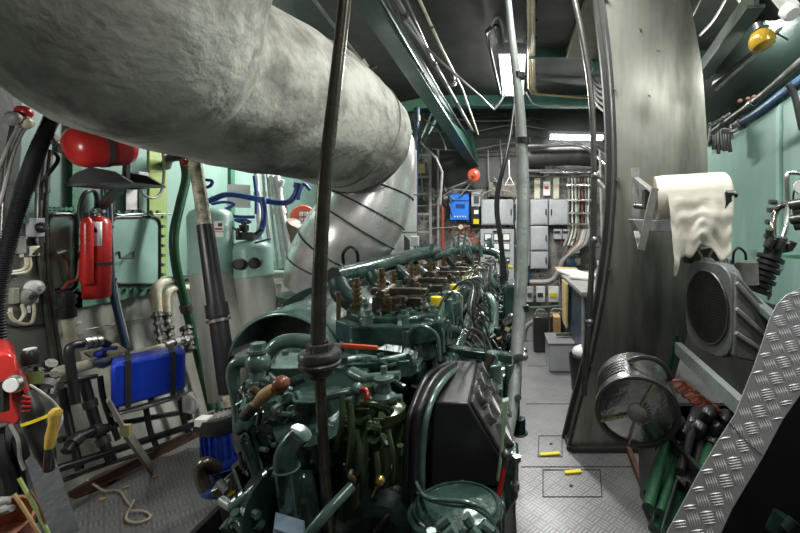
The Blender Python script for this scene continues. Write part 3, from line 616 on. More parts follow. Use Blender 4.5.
t = root('ball_valve', L(104, 362, .34), 'bright steel ball valve with a blue lever beside the blue box', 'valve')
MB().tube([L(90, 364, .36), L(96, 362, .36), L(103, 361, .36), L(110, 359, .36), L(120, 357, .36)], [.026, .03, .045, .03, .026], 14).build('body', M['steel'], t)
MB().cyl(L(104, 361, .36), L(103, 351, .4), .016).build('stem', M['dsteel'], t)
MB().tube([L(98, 354, .42), L(103, 350, .42), L(110, 348, .42), L(116, 348, .42)], .012, 8).ball(L(98, 354, .42), .022).build('lever', M['blue'], t)
o = MB().prism([L(84, 354, .12), L(117, 345, .12), L(127, 352, .3), L(96, 362, .3)], (0, 0, .015)).build('board', mat('plywood', (.33, .26, .17), .6)); tag(o, 'small brown board lying behind the blue-levered valve', 'board')
pipe('black_pipe', 'black pipe arch with a steel ring left of the blue box', 'pipe', [L(*p, .42) for p in ((76, 404), (72, 375), (69, 352), (72, 346), (82, 344), (100, 342), (108, 345))], .022, 'black', 12)
for i, (x, y) in enumerate(((84, 343.5), (90, 342.6), (96, 342))):
    a = L(x, y, .42); o = MB().cyl(a-V((0, .012, 0)), a+V((0, .012, 0)), .038, n=12).build('steel_ring', M['steel']); tag(o, ('left', 'middle', 'right')[i]+' steel ring of three clamped round the black pipe arch', 'ring', 'rings on the black pipe arch')
pipe('rod', 'white tipped short peg on the grey lining left of the wire line', 'peg', [L(73, 326, .03), L(80, 322, .1)], .014, 'white', 8)
MBs = [((78, 318), (86, 314))]
# blue cooler box with straps
WEB = mat('webbing', (.03, .025, .02), .6)
t = root('blue_box', L(148, 405, .42), 'rectangular blue plastic box held by two black straps on the left hull', 'box')
A, Bq = P(111, 411, 2.30), P(186, 390, 2.72)
u = (Bq-A); u.z = 0; ln = u.length; u.normalize(); nx = -V((A.x, A.y, 0)).normalized()   # towards the aisle
h = .27; dp = .20
def bb(s, v, w): return A+u*(s*ln)+nx*(-v*dp)+V((0, 0, w*h+ (Bq.z-A.z)*s))
mb = MB(); vs = [bb(s, v, w) for s in (0, 1) for v in (0, 1) for w in (0, 1)]
mb.add(vs, [(0, 1, 3, 2), (4, 6, 7, 5), (0, 4, 5, 1), (2, 3, 7, 6), (0, 2, 6, 4), (1, 5, 7, 3)]); mb.build('body', M['blue'], t, bev=.022)
for s in (.20, .80):
    mb = MB()
    mb.prism([bb(s-.035, -.02, -.03), bb(s+.035, -.02, -.03), bb(s+.035, -.02, 1.02), bb(s-.035, -.02, 1.02)], nx*.006)
    mb.prism([bb(s-.035, -.03, 1.0), bb(s+.035, -.03, 1.0), bb(s+.035, 1.02, 1.0), bb(s-.035, 1.02, 1.0)], (0, 0, .006))
    mb.build('strap', M['rod'] if 0 else WEB, t)
m2 = MB().span((0, 0, 0), (0.001, .001, .001)) if 0 else MB()
m2.prism([bb(-.02, -.12, -.03), bb(1.04, -.12, -.03), bb(1.04, -.12, -.07), bb(-.02, -.12, -.07)], nx*-.02)
m2.prism([bb(-.02, 1.02, -.03), bb(1.04, 1.02, -.03), bb(1.04, 1.02, -.07), bb(-.02, 1.02, -.07)], nx*-.02)
for s in (.05, .5, .95): m2.bar(bb(s, -.1, -.06), bb(s, 1, -.06), .03, .01)
m2.tube([bb(0, -.15, -.06), bb(.5, -.22, -.09), bb(1, -.15, -.05), bb(1.05, -.12, .15)], .008, 6)
o = m2.build('box_shelf', M['steel']); tag(o, 'bent bright steel shelf frame the blue box rests on', 'shelf')
t = root('connector_box', P(189, 405, 2.85), 'small white connector box hanging off the right end of the blue box', 'box')
MB().box(P(189, 402, 2.85), (.07, .05, .14)).build('body', M['white'], t, bev=.012); MB().tube([P(192, 396, 2.82), P(197, 402, 2.8), P(194, 412, 2.8), P(188, 412, 2.82)], .008, 8).build('cable', M['whitep'], t)
# leaning strip
t = root('leaning_strip', P(154, 470, 2.55), 'worn grey metal strip leaning against the pipes below the blue box', 'strip')
MB().bar(P(108, 400, 2.12), P(126, 432, 2.2), .04, .015, (-1, -1, 0)).bar(P(126, 432, 2.2), G(152, 470, .01), .06, .015, (-1, -1, .2)).build('strip', mat('worn_strip', (.30, .28, .24), .5, .3, amt=.6), t)
MB().box(P(126, 430, 2.18), (.05, .02, .06)).build('tape', mat('tape_yellowish', (.42, .38, .16), .6), t)
# black bilge pipework along the hull (many runs at several heights)
runs = [([(66, 452), (76, 440), (92, 432), (108, 428)], .4, .035, 'thick black pipe curving low behind the rope'),
        ([(54, 470), (90, 458), (140, 442), (196, 424)], .32, .030, 'long black pipe running low along the hull'),
        ([(54, 484), (95, 468), (150, 450), (198, 430)], .3, .018, 'thin bright-edged pipe just above the brown rail'),
        ([(60, 440), (100, 428), (150, 418), (196, 410)], .22, .026, 'black pipe running low under the blue box'),
        ([(84, 380), (95, 420), (112, 462)], .36, .034, 'slanting dark upright beside the left end of the blue box'),
        ([(146, 408), (150, 430), (158, 450)], .30, .022, 'dark upright under the middle of the blue box'),
        ([(180, 400), (184, 420), (190, 436)], .30, .024, 'dark upright under the right end of the blue box'),
        ([(62, 388), (68, 420), (80, 470)], .34, .026, 'slanting dark upright right of the yellow handled tool'),
        ([(100, 376), (104, 400), (118, 440)], .28, .02, 'thin dark upright behind the blue box end'),
        ([(160, 350), (176, 380), (190, 420)], .14, .03, 'black bilge pipe slanting behind the blue box'),
        ([(52, 398), (60, 384), (74, 380), (96, 376)], .4, .018, 'thin black hose hooking over below the cream pipe'),
        ([(56, 500), (52, 480), (56, 470), (80, 462), (112, 452)], .42, .016, 'pale-edged hose bending over near the grey post')]
for q, off, r_, lab in runs: pipe('bilge_pipe', lab, 'pipe', [L(x, y, off) for x, y in q], r_*.72, 'black' if r_ != .018 else 'dsteel', 10, clamps=(.3, .75) if r_ > .03 else ())
# valve cluster left of the ball valve
t = root('valve_cluster', L(42, 388, .5), 'jumble of small valves and fittings between red machine and cream pipe', 'valve')
mb = MB(); random.seed(3)
for i in range(9):
    p = L(24+i*4.2, 372+random.uniform(-4, 14), .5); q = p+V((random.uniform(-.05, .05), random.uniform(-.06, .06), random.uniform(-.05, .06))); mb.cyl(p, q, random.uniform(.012, .028), n=8)
mb.build('fitting', M['dsteel'], t)
MB().tube([L(22, 378, .52), L(34, 376, .52), L(46, 374, .52), L(58, 376, .52)], .014, 8).tube([L(26, 392, .5), L(40, 384, .5), L(52, 384, .5)], .012, 8).build('pipe', M['steel'], t)
MB().cyl(L(34, 384, .55), L(35, 372, .55), .03).build('filter_bowl', mat('olive', (.16, .22, .07), .3), t)
MB().cyl(L(46, 386, .54), L(50, 380, .54), .03).build('solenoid', M['greyd'], t)
t = root('spray_bottle', L(30, 366, .5), 'small black bottle with a white cap above the valve jumble', 'bottle')
MB().lathe(L(30, 364, .5), (0, 0, 1), [(0, 0), (.03, 0), (.032, .05), (.02, .07), (0, .07)]).build('body', M['black'], t); MB().lathe(L(30, 354.5, .5), (0, 0, 1), [(0, 0), (.024, 0), (.022, .03), (0, .032)]).build('cap', M['white'], t)
pipe('white_rope', 'white cord looped between the valve jumble and the yellow handle', 'cord', [P(*p) for p in ((30, 385, 1.8), (44, 394, 1.8), (56, 405, 1.85), (62, 418, 1.85), (58, 430, 1.85))], .005, 'white', 6)
# red machine at the frame edge
t = root('red_charger', P(10, 430, 1.55), 'red enamelled machine with a white dial at the left frame edge', 'machine')
q = [P(-40, 356, 1.6), P(8, 352, 1.6), (P(16, 356, 1.6)), P(20, 375, 1.6), P(31, 395, 1.62), P(30, 412, 1.62), P(14, 428, 1.6), P(6, 424, 1.6), P(-40, 424, 1.6)]
MB().prism(q, (-.26, .20, 0)).build('body', M['red'], t, bev=.012)
g = MB().lathe(P(17, 383, 1.58), (.1, -1, 0), [(0, 0), (.032, 0), (.036, .01), (.03, .02), (0, .02)], 20).build('gauge', M['steel'], t)
MB().lathe(P(17, 383, 1.58)+V((.002, -.02, 0)), (.1, -1, 0), [(0, 0), (.027, 0), (.027, .004), (0, .004)], 20).build('dial', M['dial'], g)
MB().box(P(4, 396, 1.57), (.02, .02, .12)).build('slot', M['blackp'], t)
fin = MB()
for i in range(4): fin.bar(P(22, 396+i*5, 1.59), P(31, 398+i*4, 1.6), .012, .006)
fin.build('cooling_fin', M['red'], t)
# grip tool with yellow ring, wooden handle
t = root('grinder', P(34, 430, 1.62), 'black power tool with a thin yellow ring standing by the red machine', 'power tool')
MB().tube([P(26, 392, 1.62), P(32, 410, 1.62), P(36, 430, 1.62), P(44, 452, 1.62), P(50, 470, 1.64)], [.02, .034, .032, .028, .015], 14).build('body', M['black'], t)
MB().lathe(P(34, 419, 1.62), P(38, 432, 1.62)-P(34, 419, 1.62), [(.034, 0), (.037, 0), (.037, .012), (.034, .012)], 20).build('ring', M['yellow'], t)
t = root('hammer', P(50, 448, 1.6), 'tool with a smooth yellow-varnished wooden handle standing upright', 'tool')
MB().lathe(P(49, 448, 1.58), P(56, 410, 1.58)-P(49, 448, 1.58), [(0, 0), (.014, 0), (.018, .05), (.015, .10), (.020, .13), (.021, .145), (.012, .158), (0, .16)], 14).build('handle', mat('varnished_wood', (.60, .40, .08), .25), t)
MB().tube([P(49, 447, 1.58), P(48, 455, 1.58), P(47, 470, 1.6)], .012, 8).build('shank', M['dsteel'], t)
o = MB().bar(P(24, 420, 1.8), P(64, 540, 1.75), .09, .04).build('grey_post', mat('post_grey', (.13, .14, .14), .4, .3, amt=.5)); tag(o, 'slanting flat dark grey post at the lower left', 'post')
pipe('rod', 'pale bent rod running down from the red machine', 'rod', [P(*p) for p in ((10, 424, 1.55), (18, 440, 1.55), (20, 458, 1.55), (24, 470, 1.55))], .006, 'greyd', 6)
# dark tool bundles
random.seed(11)
for i in range(10):
    x0 = -4+i*5; y0 = 432+random.uniform(-8, 20)
    pipe('tool_hose', ['limp black hose end hanging at the lower left corner', 'second limp black hose next to the red machine', 'kinked black hose under the red machine', 'black hose crossing the grey post', 'short black hose beside the yellow ringed tool', 'black hose sagging before the grey post', 'black hose coil end above the orange bucket', 'thin black hose behind the power tool', 'black hose end nearest the bilge pipes', 'black hose drooping onto the brown rail'][i], 'hose', [P(x0, y0, 1.7+.02*i), P(x0+random.uniform(-3, 8), y0+22, 1.68+.02*i), P(x0+random.uniform(0, 14), y0+46, 1.7+.02*i), P(x0+8+random.uniform(-4, 12), y0+80, 1.72+.02*i)], random.uniform(.018, .034), 'black', 8)
t = root('orange_bucket', P(8, 535, 1.5), 'dull orange plastic bucket at the lower left corner', 'bucket')
ax = V((.25, -.35, 1))
MB().lathe(P(2, 545, 1.5), ax, [(0, 0), (.08, 0), (.095, .12), (.10, .12), (.10, .13), (.09, .13), (.076, .01), (0, .01)], 28).build('pail', mat('dull_orange', (.20, .065, .03), .5, amt=.6), t)
MB().tube([P(0, 500, 1.45), P(4, 510, 1.4), P(12, 508, 1.4)], .012, 8).ball(P(3, 503, 1.42), .02).build('contents', M['greyd'], t)
for i, q in enumerate([((19, 478), (32, 502), (44, 524), (54, 546)), ((14, 494), (26, 512), (40, 536), (44, 545)), ((30, 490), (40, 508), (48, 536))]):
    pipe('yellow_rope' if i < 2 else 'brown_rope', ('long yellow cord running off the bottom beside the grey post', 'shorter yellow-brown cord beside the orange bucket', 'thin brown cord between yellow cord and grey post')[i], 'cord', [P(x, y, 1.42) for x, y in q], (.006, .006, .004)[i], ('stain', 'wood', 'rust')[i], 6)
# rope on the floor
rp = [P(61, 461, 2.42), G(74, 471, .12), G(90, 482, .05), G(104, 490.5, .012), G(113, 490, .012), G(121, 492, .012), G(126, 500, .012), G(131, 505, .012), G(134, 500, .014), G(130, 508, .012), G(126, 516, .012), G(128, 521, .012), G(138, 522.5, .012), G(148, 519, .012), G(150, 515, .012), G(143, 511, .012), G(131, 511, .02)]
pipe('rope', 'thin cream rope trailing in a loop over the chequer plate at left', 'rope', rp, .006, mat('rope', (.55, .47, .34), .8), 8)
random.seed(5)
for i, (x, y) in enumerate(((102, 499), (126, 487), (155, 477))):
    o = MB().box(G(x, y, .006), (.03, .02, .008), rotm(0, 0, 40*i)).build('debris_chip', M['wood']); tag(o, ('cream chip on the floor inside the rope bend', 'cream chip above the rope bend', 'cream chip at the foot of the leaning strip')[i], 'chip')

# pump in the pit: blue motor
MOT = mat('motor_blue', (.012, .035, .26), .3, .1, amt=.5)
t = root('electric_pump', P(222, 470, 2.0), 'blue electric pump motor with a black ribbed fan cap in the floor pit', 'pump')
d = 2.0; a = P(225, 462, d); b_ = P(221, 414, d); ax = b_-a
MB().lathe(a, ax, [(0, 0), (.088, 0), (.088, .03), (.078, .05), (.078, .17), (.07, .18), (0, .18)], 28).build('motor', MOT, t)
fn = MB()
for i in range(20):
    an = 2*PI*i/20; u_, w_, x_ = frame(ax); dd_ = u_*math.cos(an)+w_*math.sin(an); fn.bar(a+dd_*.084+x_*.055, a+dd_*.084+x_*.165, .016, .004, dd_.cross(x_))
fn.build('cooling_fin', MOT, t)
MB().lathe(a+ax*.70, ax, [(0, 0), (.086, 0), (.090, .05), (.084, .07), (.06, .074), (.058, .066), (0, .066)], 28).build('fan_cap', M['black'], t)
gr = MB(); c = a+ax.normalized()*(ax.length*.70+.070)
for i in range(8): an = PI*i/8; u_, w_, x_ = frame(ax); dd_ = u_*math.cos(an)+w_*math.sin(an); gr.bar(c-dd_*.056, c+dd_*.056, .005, .005)
gr.ring(c, ax, .035, .003, 20, 4).build('grille', M['greyd'], t)
MB().box(P(204, 422, 1.95), (.06, .05, .05)).build('terminal_box', M['white'], t, bev=.004)
MB().box(P(204, 427, 1.95), (.07, .055, .03)).box(P(206, 440, 1.97), (.03, .05, .16)).build('terminal_base', M['blackp'], t, bev=.004)
MB().lathe(a-V((0, 0, .12)), (0, 0, 1), [(0, 0), (.10, 0), (.10, .02), (.07, .03), (.075, .10), (.10, .12), (0, .12)], 24).build('pump_casing', M['bluep'], t)
MB().tube([P(224, 472, 1.95), P(210, 464, 1.9), P(202, 464, 1.88), (P(201, 476, 1.88)), P(206, 490, 1.88)], .028, 12).build('suction_pipe', M['rod'], t)
# ================================================================== main engine
E = root('marine_engine', V((-.5, 1.4, -.5)), 'long dark green six-cylinder marine diesel engine down the middle of the room', 'engine')
def ep(name, mb, m, bev=0, parent=None, smooth=40): return mb.build(name, M[m] if isinstance(m, str) else m, parent or E, bev=bev, smooth=smooth)
def cz(d): return 1.276-(d-1.8)*.048
# crankcase and block
mb = MB(); mb.span((-.92, 1.72, -.5), (-.10, 5.2, .72)); ep('crankcase', mb, 'engd', .03)
mb = MB(); mb.span((-.80, 1.78, .72), (-.22, 5.2, .98)); ep('cylinder_block', mb, 'eng', .03)
mb = MB()
for i in range(6):
    y = 1.95+i*.6; mb.span((-.12, y-.2, .1), (-.06, y+.2, .5))
    for a in range(6):
        mb.bolt(V((-.06, y-.17+.34*(a % 3)/2, .13 if a < 3 else .47)), (1, 0, 0), .015, .015)
ep('crankcase_door', mb, 'eng', .008)
dsx = [1.86, 2.42, 3.0, 3.62, 4.2, 4.75]
for i, d in enumerate(dsx):
    z = cz(d); cx = -.50+.01*i
    mb = MB(); w_, l_ = .235, .23
    def oct(w, l, z, c=.09): return [V((cx+x*w, d+y*l, z)) for x, y in ((-1, -1+c*5), (-1+c*5, -1), (1-c*5, -1), (1, -1+c*5), (1, 1-c*5), (1-c*5, 1), (-1+c*5, 1), (-1, 1-c*5))]
    mb.prism(oct(w_, l_, z-.17), (0, 0, .085)); mb.prism(oct(w_*.88, l_*.88, z-.26), (0, 0, .10)); mb.prism(oct(w_*.80, l_*.8, z-.09), (0, 0, .03))
    h = ep('cylinder_head', mb, 'eng', .01)
    bt = MB()
    for a in range(8):
        an = 2*PI*(a+.5)/8; p = V((cx+math.cos(an)*.195, d+math.sin(an)*.195, z-.085)); bt.cyl(p, p+V((0, 0, .035)), .026, n=6); bt.cyl(p+V((0, 0, .035)), p+V((0, 0, .055)), .014, n=8)
        p2 = p+V((0, 0, -.30)); bt.cyl(p2, p2+V((0, 0, .22)), .02, n=8)
    ep('head_bolt', bt, 'engl', 0, h)
    mb = MB(); mb.span((cx-.10, d-.06, z-.07), (cx+.12, d+.06, z+.0)); mb.bar((cx-.12, d, z+.02), (cx+.14, d, z+.02), .04, .03); mb.cyl((cx-.05, d-.10, z+.02), (cx-.05, d+.10, z+.02), .022); mb.cyl((cx+.05, d-.10, z-.01), (cx+.05, d+.10, z-.01), .016)
    ep('rocker_gear', mb, 'rod', .004, h)
    for (dx, dy, hh) in ((-.16, -.08, .17), (-.09, .05, .20), (-.02, -.1, .10)):
        mb = MB(); p = V((cx+dx, d+dy, z-.08)); mb.cyl(p, p+V((0, 0, hh)), .014)
        k = 5
        for j in range(k): q = p+V((0, 0, hh*(.3+.65*j/k))); mb.cyl(q, q+V((0, 0, hh*.06)), .021, n=10)
        ep('brass_stud', mb, 'brass', 0, h)
    mb = MB(); p = V((cx+.185, d-.03, z-.045)); mb.cyl(p, p+V((0, 0, .045)), .026, n=12); ep('yellow_cap', mb, 'yellow', .004, h)
    mb = MB(); p = V((cx+.19, d+.02, z-.08)); mb.cyl(p-V((0, .05, .02)), p+V((0, 0, .04)), .03, n=10); mb.cyl(p-V((.10, .07, -.03)), p+V((0, -.05, .03)), .016, n=8); mb.box(p+V((.02, .06, .02)), (.07, .05, .06))
    ep('fuel_valve', mb, 'engl', .004, h)
    # injection pipes: S shaped bright tubes down to the fuel pumps
    for j in range(4):
        o_ = j*.085; w1, w2 = .018*((j*7+i*3) % 4), .02*((j*5+i) % 3)
        mb = MB(); mb.tube([V((cx+.20, d-.05+o_, z-.05)), V((cx+.24+w1, d-.05+o_, z+.02+w2)), V((cx+.30+w1, d-.03+o_*1.2, z-.0+w2)), V((cx+.31+w2, d-.06+o_, z-.12)), V((cx+.39, d+.06+o_, z-.20-w1)), V((cx+.42+w1, d+.03+o_, z-.38))], .0058, 8)
        ep('injection_pipe', mb, 'dsteel' if j % 2 else 'steel')
    mb = MB(); mb.cyl((cx+.44, d+.02, .70), (cx+.44, d+.02, z-.32), .045, n=14); mb.cyl((cx+.44, d+.02, z-.34), (cx+.44, d+.02, z-.27), .03, n=8); mb.box((cx+.42, d+.05, .80), (.14, .2, .12)); mb.cyl((cx+.52, d+.1, .72), (cx+.52, d+.1, .92), .02)
    ep('fuel_pump', mb, 'engd' if i else 'engl', .006)
    mb = MB()
    random.seed(20+i)
    for j in range(16):
        p = V((cx+.28+random.random()*.30, d-.22+random.random()*.5, .74+random.random()*.26)); q = p+V((random.uniform(-.05, .05), random.uniform(-.06, .06), random.uniform(-.04, .05))); k_ = MB(); k_.cyl(p, q, random.uniform(.008, .022), n=7)
        if j % 4 == 0: k_.ball(q, .022, 8)
        ep('linkage', k_, ('steel', 'rod', 'engl')[j % 3])
    # arched small hoses on front edge
for i in range(5):
    d = 1.62+i*.11; x = -.335+.0*i
    ep('arched_pipe', MB().tube([V((x-.06, d, 1.10)), V((x-.05, d, 1.17)), V((x+.0, d, 1.19)), V((x+.06, d, 1.15)), V((x+.07, d, 1.05))], .008, 8), 'engl')
# rails and shafts on the right side
ep('control_shaft', MB().tube([P(410, 374, 1.55), P(436, 337, 2.0), P(462, 310, 2.6), P(482, 290, 3.4), P(495, 272, 4.6)], .016, 10), 'engl')
ep('control_shaft', MB().tube([P(420, 392, 1.7), P(450, 352, 2.2), P(476, 322, 3.0), P(492, 300, 4.2)], .012, 10), 'rod')
ep('hose_bundle', MB().tube([P(458, 364, 1.8), P(440, 374, 1.5), P(424, 398, 1.3), P(415, 436, 1.24), P(414, 545, 1.24)], .015, 12), 'black')
ep('hose_bundle', MB().tube([P(462, 366, 1.8), P(446, 378, 1.5), P(431, 402, 1.32), P(423, 440, 1.26), P(421, 500, 1.26)], .012, 12), 'engl')
ep('hose_bundle', MB().tube([P(450, 364, 1.8), P(430, 374, 1.5), P(415, 402, 1.3), P(407, 440, 1.24), P(406, 545, 1.24)], .012, 12), 'black')
ep('tie_rod', MB().cyl(P(425, 304, 1.9), P(448, 322, 1.85), .009), 'polegr')
mb = MB(); 
for x, y, d in ((436, 327, 1.9), (444, 330, 1.95), (452, 332, 2.0)): mb.ball(P(x, y, d), .035)
mb.cyl(P(430, 326, 1.9), P(458, 332, 2.0), .026); ep('air_valve', mb, 'eng')
ep('green_hose', MB().tube([P(480, 300, 3.0), P(488, 296, 2.9), P(494, 306, 2.75), P(494, 326, 2.6), P(488, 340, 2.5)], .03, 12), 'engl')
ep('green_hose', MB().tube([P(474, 298, 3.1), P(482, 294, 3.0), P(488, 304, 2.85), P(488, 324, 2.7), P(482, 338, 2.6)], .022, 12), 'engl')
# horizontal guard plate
mb = MB(); mb.prism([P(440, 347, 1.95), P(512, 356, 1.95), P(512, 364, 1.95), P(440, 355, 1.95)], (0, .06, 0)); ep('guard_plate', mb, 'eng', .004)
# right-hand column: pump housings
mb = MB(); mb.prism([P(503, 286, 2.7), P(522, 283, 2.7), P(524, 288, 2.7), P(524, 322, 2.7), P(503, 324, 2.7)], (0, .22, 0)); ep('filter_housing', mb, 'eng', .02)
mb = MB(); mb.cyl(P(511, 325, 2.75), P(511, 356, 2.75), .055, n=16)
for i in range(6): mb.box(P(511, 328+i*4.5, 2.7), (.10, .05, .012))
ep('ribbed_column', mb, 'eng', .003)
mb = MB(); mb.lathe(P(500, 395, 2.1), (0, 0, 1), [(0, -.05), (.10, -.05), (.11, 0), (.115, .10), (.095, .13), (.04, .15), (0, .15)], 24); mb.cyl(P(486, 380, 2.1), P(500, 378, 2.1), .035); ep('pump_bowl', mb, 'eng', .004)
mb = MB(); mb.box(P(511, 402, 2.1), (.07, .06, .28)); mb.cyl(P(516, 386, 2.05), P(516, 425, 2.05), .02); mb.cyl(P(519, 375, 2.05), P(514, 378, 2.05), .018); ep('bracket', mb, 'eng', .006)
mb = MB(); mb.cyl(P(520, 432, 2.0), P(520, 418, 2.0), .028); mb.cyl(P(520, 432, 2.0), P(520, 434, 2.0), .04); ep('foot_bolt', mb, 'engd', .003)
# side plate pale green + door with hinge on the right
mb = MB(); mb.prism([P(502, 402, 1.35), P(509, 400, 1.35), P(503, 452, 1.33), P(500, 482, 1.33), P(496, 482, 1.33), P(500, 450, 1.33)], (0, .03, 0)); ep('chipped_plate', mb, mat('chipped_green', (.20, .34, .28), .4, 0, dirt=(.42, .50, .30), amt=.8, scale=18), .004)
mb = MB(); mb.prism([P(499, 455, 1.4), P(519, 456, 1.4), P(518, 500, 1.4), P(508, 514, 1.4), P(486, 545, 1.4), P(486, 486, 1.4)], (0, .10, 0)); ep('end_cover', mb, 'eng', .01)
mb = MB(); mb.span((-.27, 1.08, -.45), (-.01, 1.34, .66)); ep('front_pedestal', mb, 'engd', .012)
mb = MB(); mb.cyl(P(517, 459, 1.37), P(514, 487, 1.37), .008); mb.cyl(P(517, 456, 1.37), P(517, 461, 1.37), .014); mb.cyl(P(515, 483, 1.37), P(515, 489, 1.37), .016); ep('hinge_rod', mb, 'steel')
t = ep('priming_lever', MB().cyl(P(505, 462, 1.3), P(498, 500, 1.28), .009), 'red'); MB().ball(P(506, 455, 1.3), .017, 14).cyl(P(506, 459, 1.3), P(505, 466, 1.3), .012).build('knob', M['dsteel'], t)
# gauge console (prism along the engine)
cn = []
for d_, dz in ((1.36, 0), ):
    cn = [P(433, 402, 1.36), P(468, 403, 1.36), P(506, 468, 1.36), P(504, 486, 1.36), P(430, 486, 1.36)]
gp = ep('gauge_console', MB().prism(cn, (-.0, .42, 0)), 'blackp', .006)
a0, a1 = cn[1], cn[2]; fd = (a1-a0); nrm = V((-fd.z, 0, fd.x)).normalized(); nrm = nrm if nrm.x > 0 else -nrm
mb = MB(); q = [a0+fd*.03+V((0, .015, 0)), a0+fd*.97+V((0, .015, 0)), a0+fd*.97+V((0, .405, 0)), a0+fd*.03+V((0, .405, 0))]
ep('dial_plate', MB().prism([p+nrm*.001 for p in q], nrm*.012), mat('console_face', (.10, .10, .10), .3, .3, amt=.4), .003, gp)
for s, y, r_ in ((.13, .10, .034), (.13, .23, .034), (.13, .35, .034), (.40, .08, .034), (.42, .33, .034), (.50, .20, .055), (.80, .14, .06), (.80, .32, .045)):
    c = a0+fd*s+V((0, y, 0))+nrm*.012
    g = MB().lathe(c, nrm, [(0, 0), (r_, 0), (r_, .022), (r_*.86, .026), (r_*.82, .012), (0, .012)], 24).build('gauge', M['steel'], gp)
    MB().lathe(c, nrm, [(0, 0), (r_*.82, 0), (r_*.82, .014), (0, .014)], 20).build('gauge_face', M['dial'] if r_ > .05 else M['glassd'], g)
    # needle
mb = MB(); mb.span((-.26, 1.30, .40), (.0, 1.72, .70)); ep('console_pedestal', mb, 'eng', .012)
mb = MB()
for p in ((452, 492, 1.295), (462, 482, 1.295), (475, 486, 1.295)): mb.bolt(P(*p), (0, -1, 0), .008, .008)
ep('small_bolt', mb, 'steel')
# rounded dome + hoses in the lower right front
c = P(456, 508, 1.14); dm = MB(); dm.lathe(c, (0, .1, 1), [(.12, -.012), (.135, -.012), (.135, .0), (.12, .008), (.11, .008), (.09, .014), (.04, .018), (0, .018)], 40); dm.ring(c+V((0, 0, .010)), (0, .1, 1), .118, .004, 40); ep('flywheel_cover', dm, 'eng')
mb = MB()
for x, y, d in ((430, 533, .98), (446, 530, .96), (462, 535, .98), (478, 530, .98), (492, 526, 1.0), (440, 520, .98), (470, 518, .98)):
    mb = MB(); q_ = P(x, y+6, d); mb.cyl(q_, q_+V((random.uniform(-.03, .03), 0, .02)), .013, n=8); ep('coupling_bolt', mb, 'engl')
ep('coupling_shaft', MB().cyl(P(418, 540, 1.0), P(490, 533, 1.0), .014), 'engd')
ep('coolant_hose', MB().tube([P(415, 480, 1.25), P(424, 496, 1.1), P(444, 500, 1.05), P(470, 503, 1.03), P(488, 514, 1.05), P(500, 540, 1.1)], .0055, 10), 'engl')
ep('coolant_hose', MB().tube([P(415, 492, 1.25), P(430, 500, 1.1), P(452, 505, 1.05), P(474, 508, 1.03), P(492, 522, 1.05), P(500, 545, 1.1)], .005, 10), 'engl')
ep('coolant_hose', MB().tube([P(372, 540, 1.2), P(384, 520, 1.2), P(398, 505, 1.25), P(410, 490, 1.35), P(415, 470, 1.4)], .012, 10), 'black')
mb = MB(); mb.ring(P(499, 508, 1.25), (.2, -1, .5), .016, .005, 20); ep('hook_ring', mb, 'steel')
# ---- front gear casing
mb = MB(); mb.prism([P(262, 366, 1.42), P(300, 400, 1.28), P(350, 400, 1.28), P(372, 366, 1.42)], (0, 0, -.8)); 
mb.span((-.86, 1.30, -.5), (-.30, 1.76, .74)); ep('gear_casing', mb, 'engd', .015)
tp = [P(266, 362, 1.62), P(282, 349, 1.75), P(312, 349, 1.75), P(352, 366, 1.58), P(372, 384, 1.42), P(330, 396, 1.36), P(290, 390, 1.38), P(262, 384, 1.42)]
zt = sum(p.z for p in tp)/8
tp = [V((p.x, p.y, zt)) for p in tp]
ep('top_plate', MB().prism([p-V((0, 0, .02)) for p in tp], (0, 0, .022)), mat('worn_plate_green', (.20, .29, .25), .3, .1, dirt=(.08, .12, .10), amt=.7, scale=9), .006)
bt = MB()
for p in tp:
    c = sum(tp, V())/8; q = p.lerp(c, .15)+V((0, 0, .0)); bt.cyl(q, q+V((0, 0, .02)), .013, n=6)
ep('plate_bolt', bt, 'eng')
ep('gear_neck', MB().prism([p.lerp(sum(tp, V())/8, .12)-V((0, 0, .02)) for p in tp], (0, 0, -.22)), 'eng', .01)
mb = MB(); mb.cyl(P(308, 372, 1.45), P(308, 364, 1.45), .03, n=6); mb.cyl(P(308, 364, 1.45), P(308, 360, 1.45), .018); ep('filler_plug', mb, 'eng', .003)
# flared bell neck
mb = MB(); mb.lathe(P(316, 424, 1.28), (0, 0, 1), [(0, -.1), (.10, -.1), (.085, -.02), (.08, .0), (.075, .10), (0, .10)], 28); mb.lathe(P(314, 421, 1.24), (.1, -.3, 1), [(.06, 0), (.11, .0), (.11, .012), (.06, .018)], 28); ep('bell_neck', mb, 'eng')
# turbo casing behind
mb = MB(); c = P(285, 378, 2.2); mb.lathe(c+V((0, .18, 0)), (0.15, -1, .1), [(0, -.1), (.17, -.1), (.19, -.02), (.20, .04), (.16, .10), (.10, .12), (.1, .13), (0, .13)], 40); ep('turbo_casing', mb, 'eng')
mb = MB(); mb.lathe(P(322, 330, 3.0), (.35, -.8, .1), [(.30, -.02), (.33, 0), (.33, .05), (.28, .10), (.20, .14), (0, .15)], 40); ep('turbine_flange', mb, 'engd')
mb = MB(); mb.tube([P(322, 300, 3.35), P(322, 312, 3.2), P(330, 328, 2.9), P(352, 332, 2.7)], [.22, .24, .27, .26], 32); ep('turbine_outlet', mb, 'engl')
c = P(283, 366, 2.35); arc = [math.radians(18+i*8) for i in range(20)]
mb = MB(); mb.sheet([[c+V((math.cos(a_)*r_, yy, math.sin(a_)*r_)) for a_ in arc] for yy, r_ in ((-.02, .30), (.0, .315), (.34, .315), (.36, .29))]); o = ep('belt_guard', mb, 'engl'); b_ = o.modifiers.new('Solidify', 'SOLIDIFY'); b_.thickness = .012
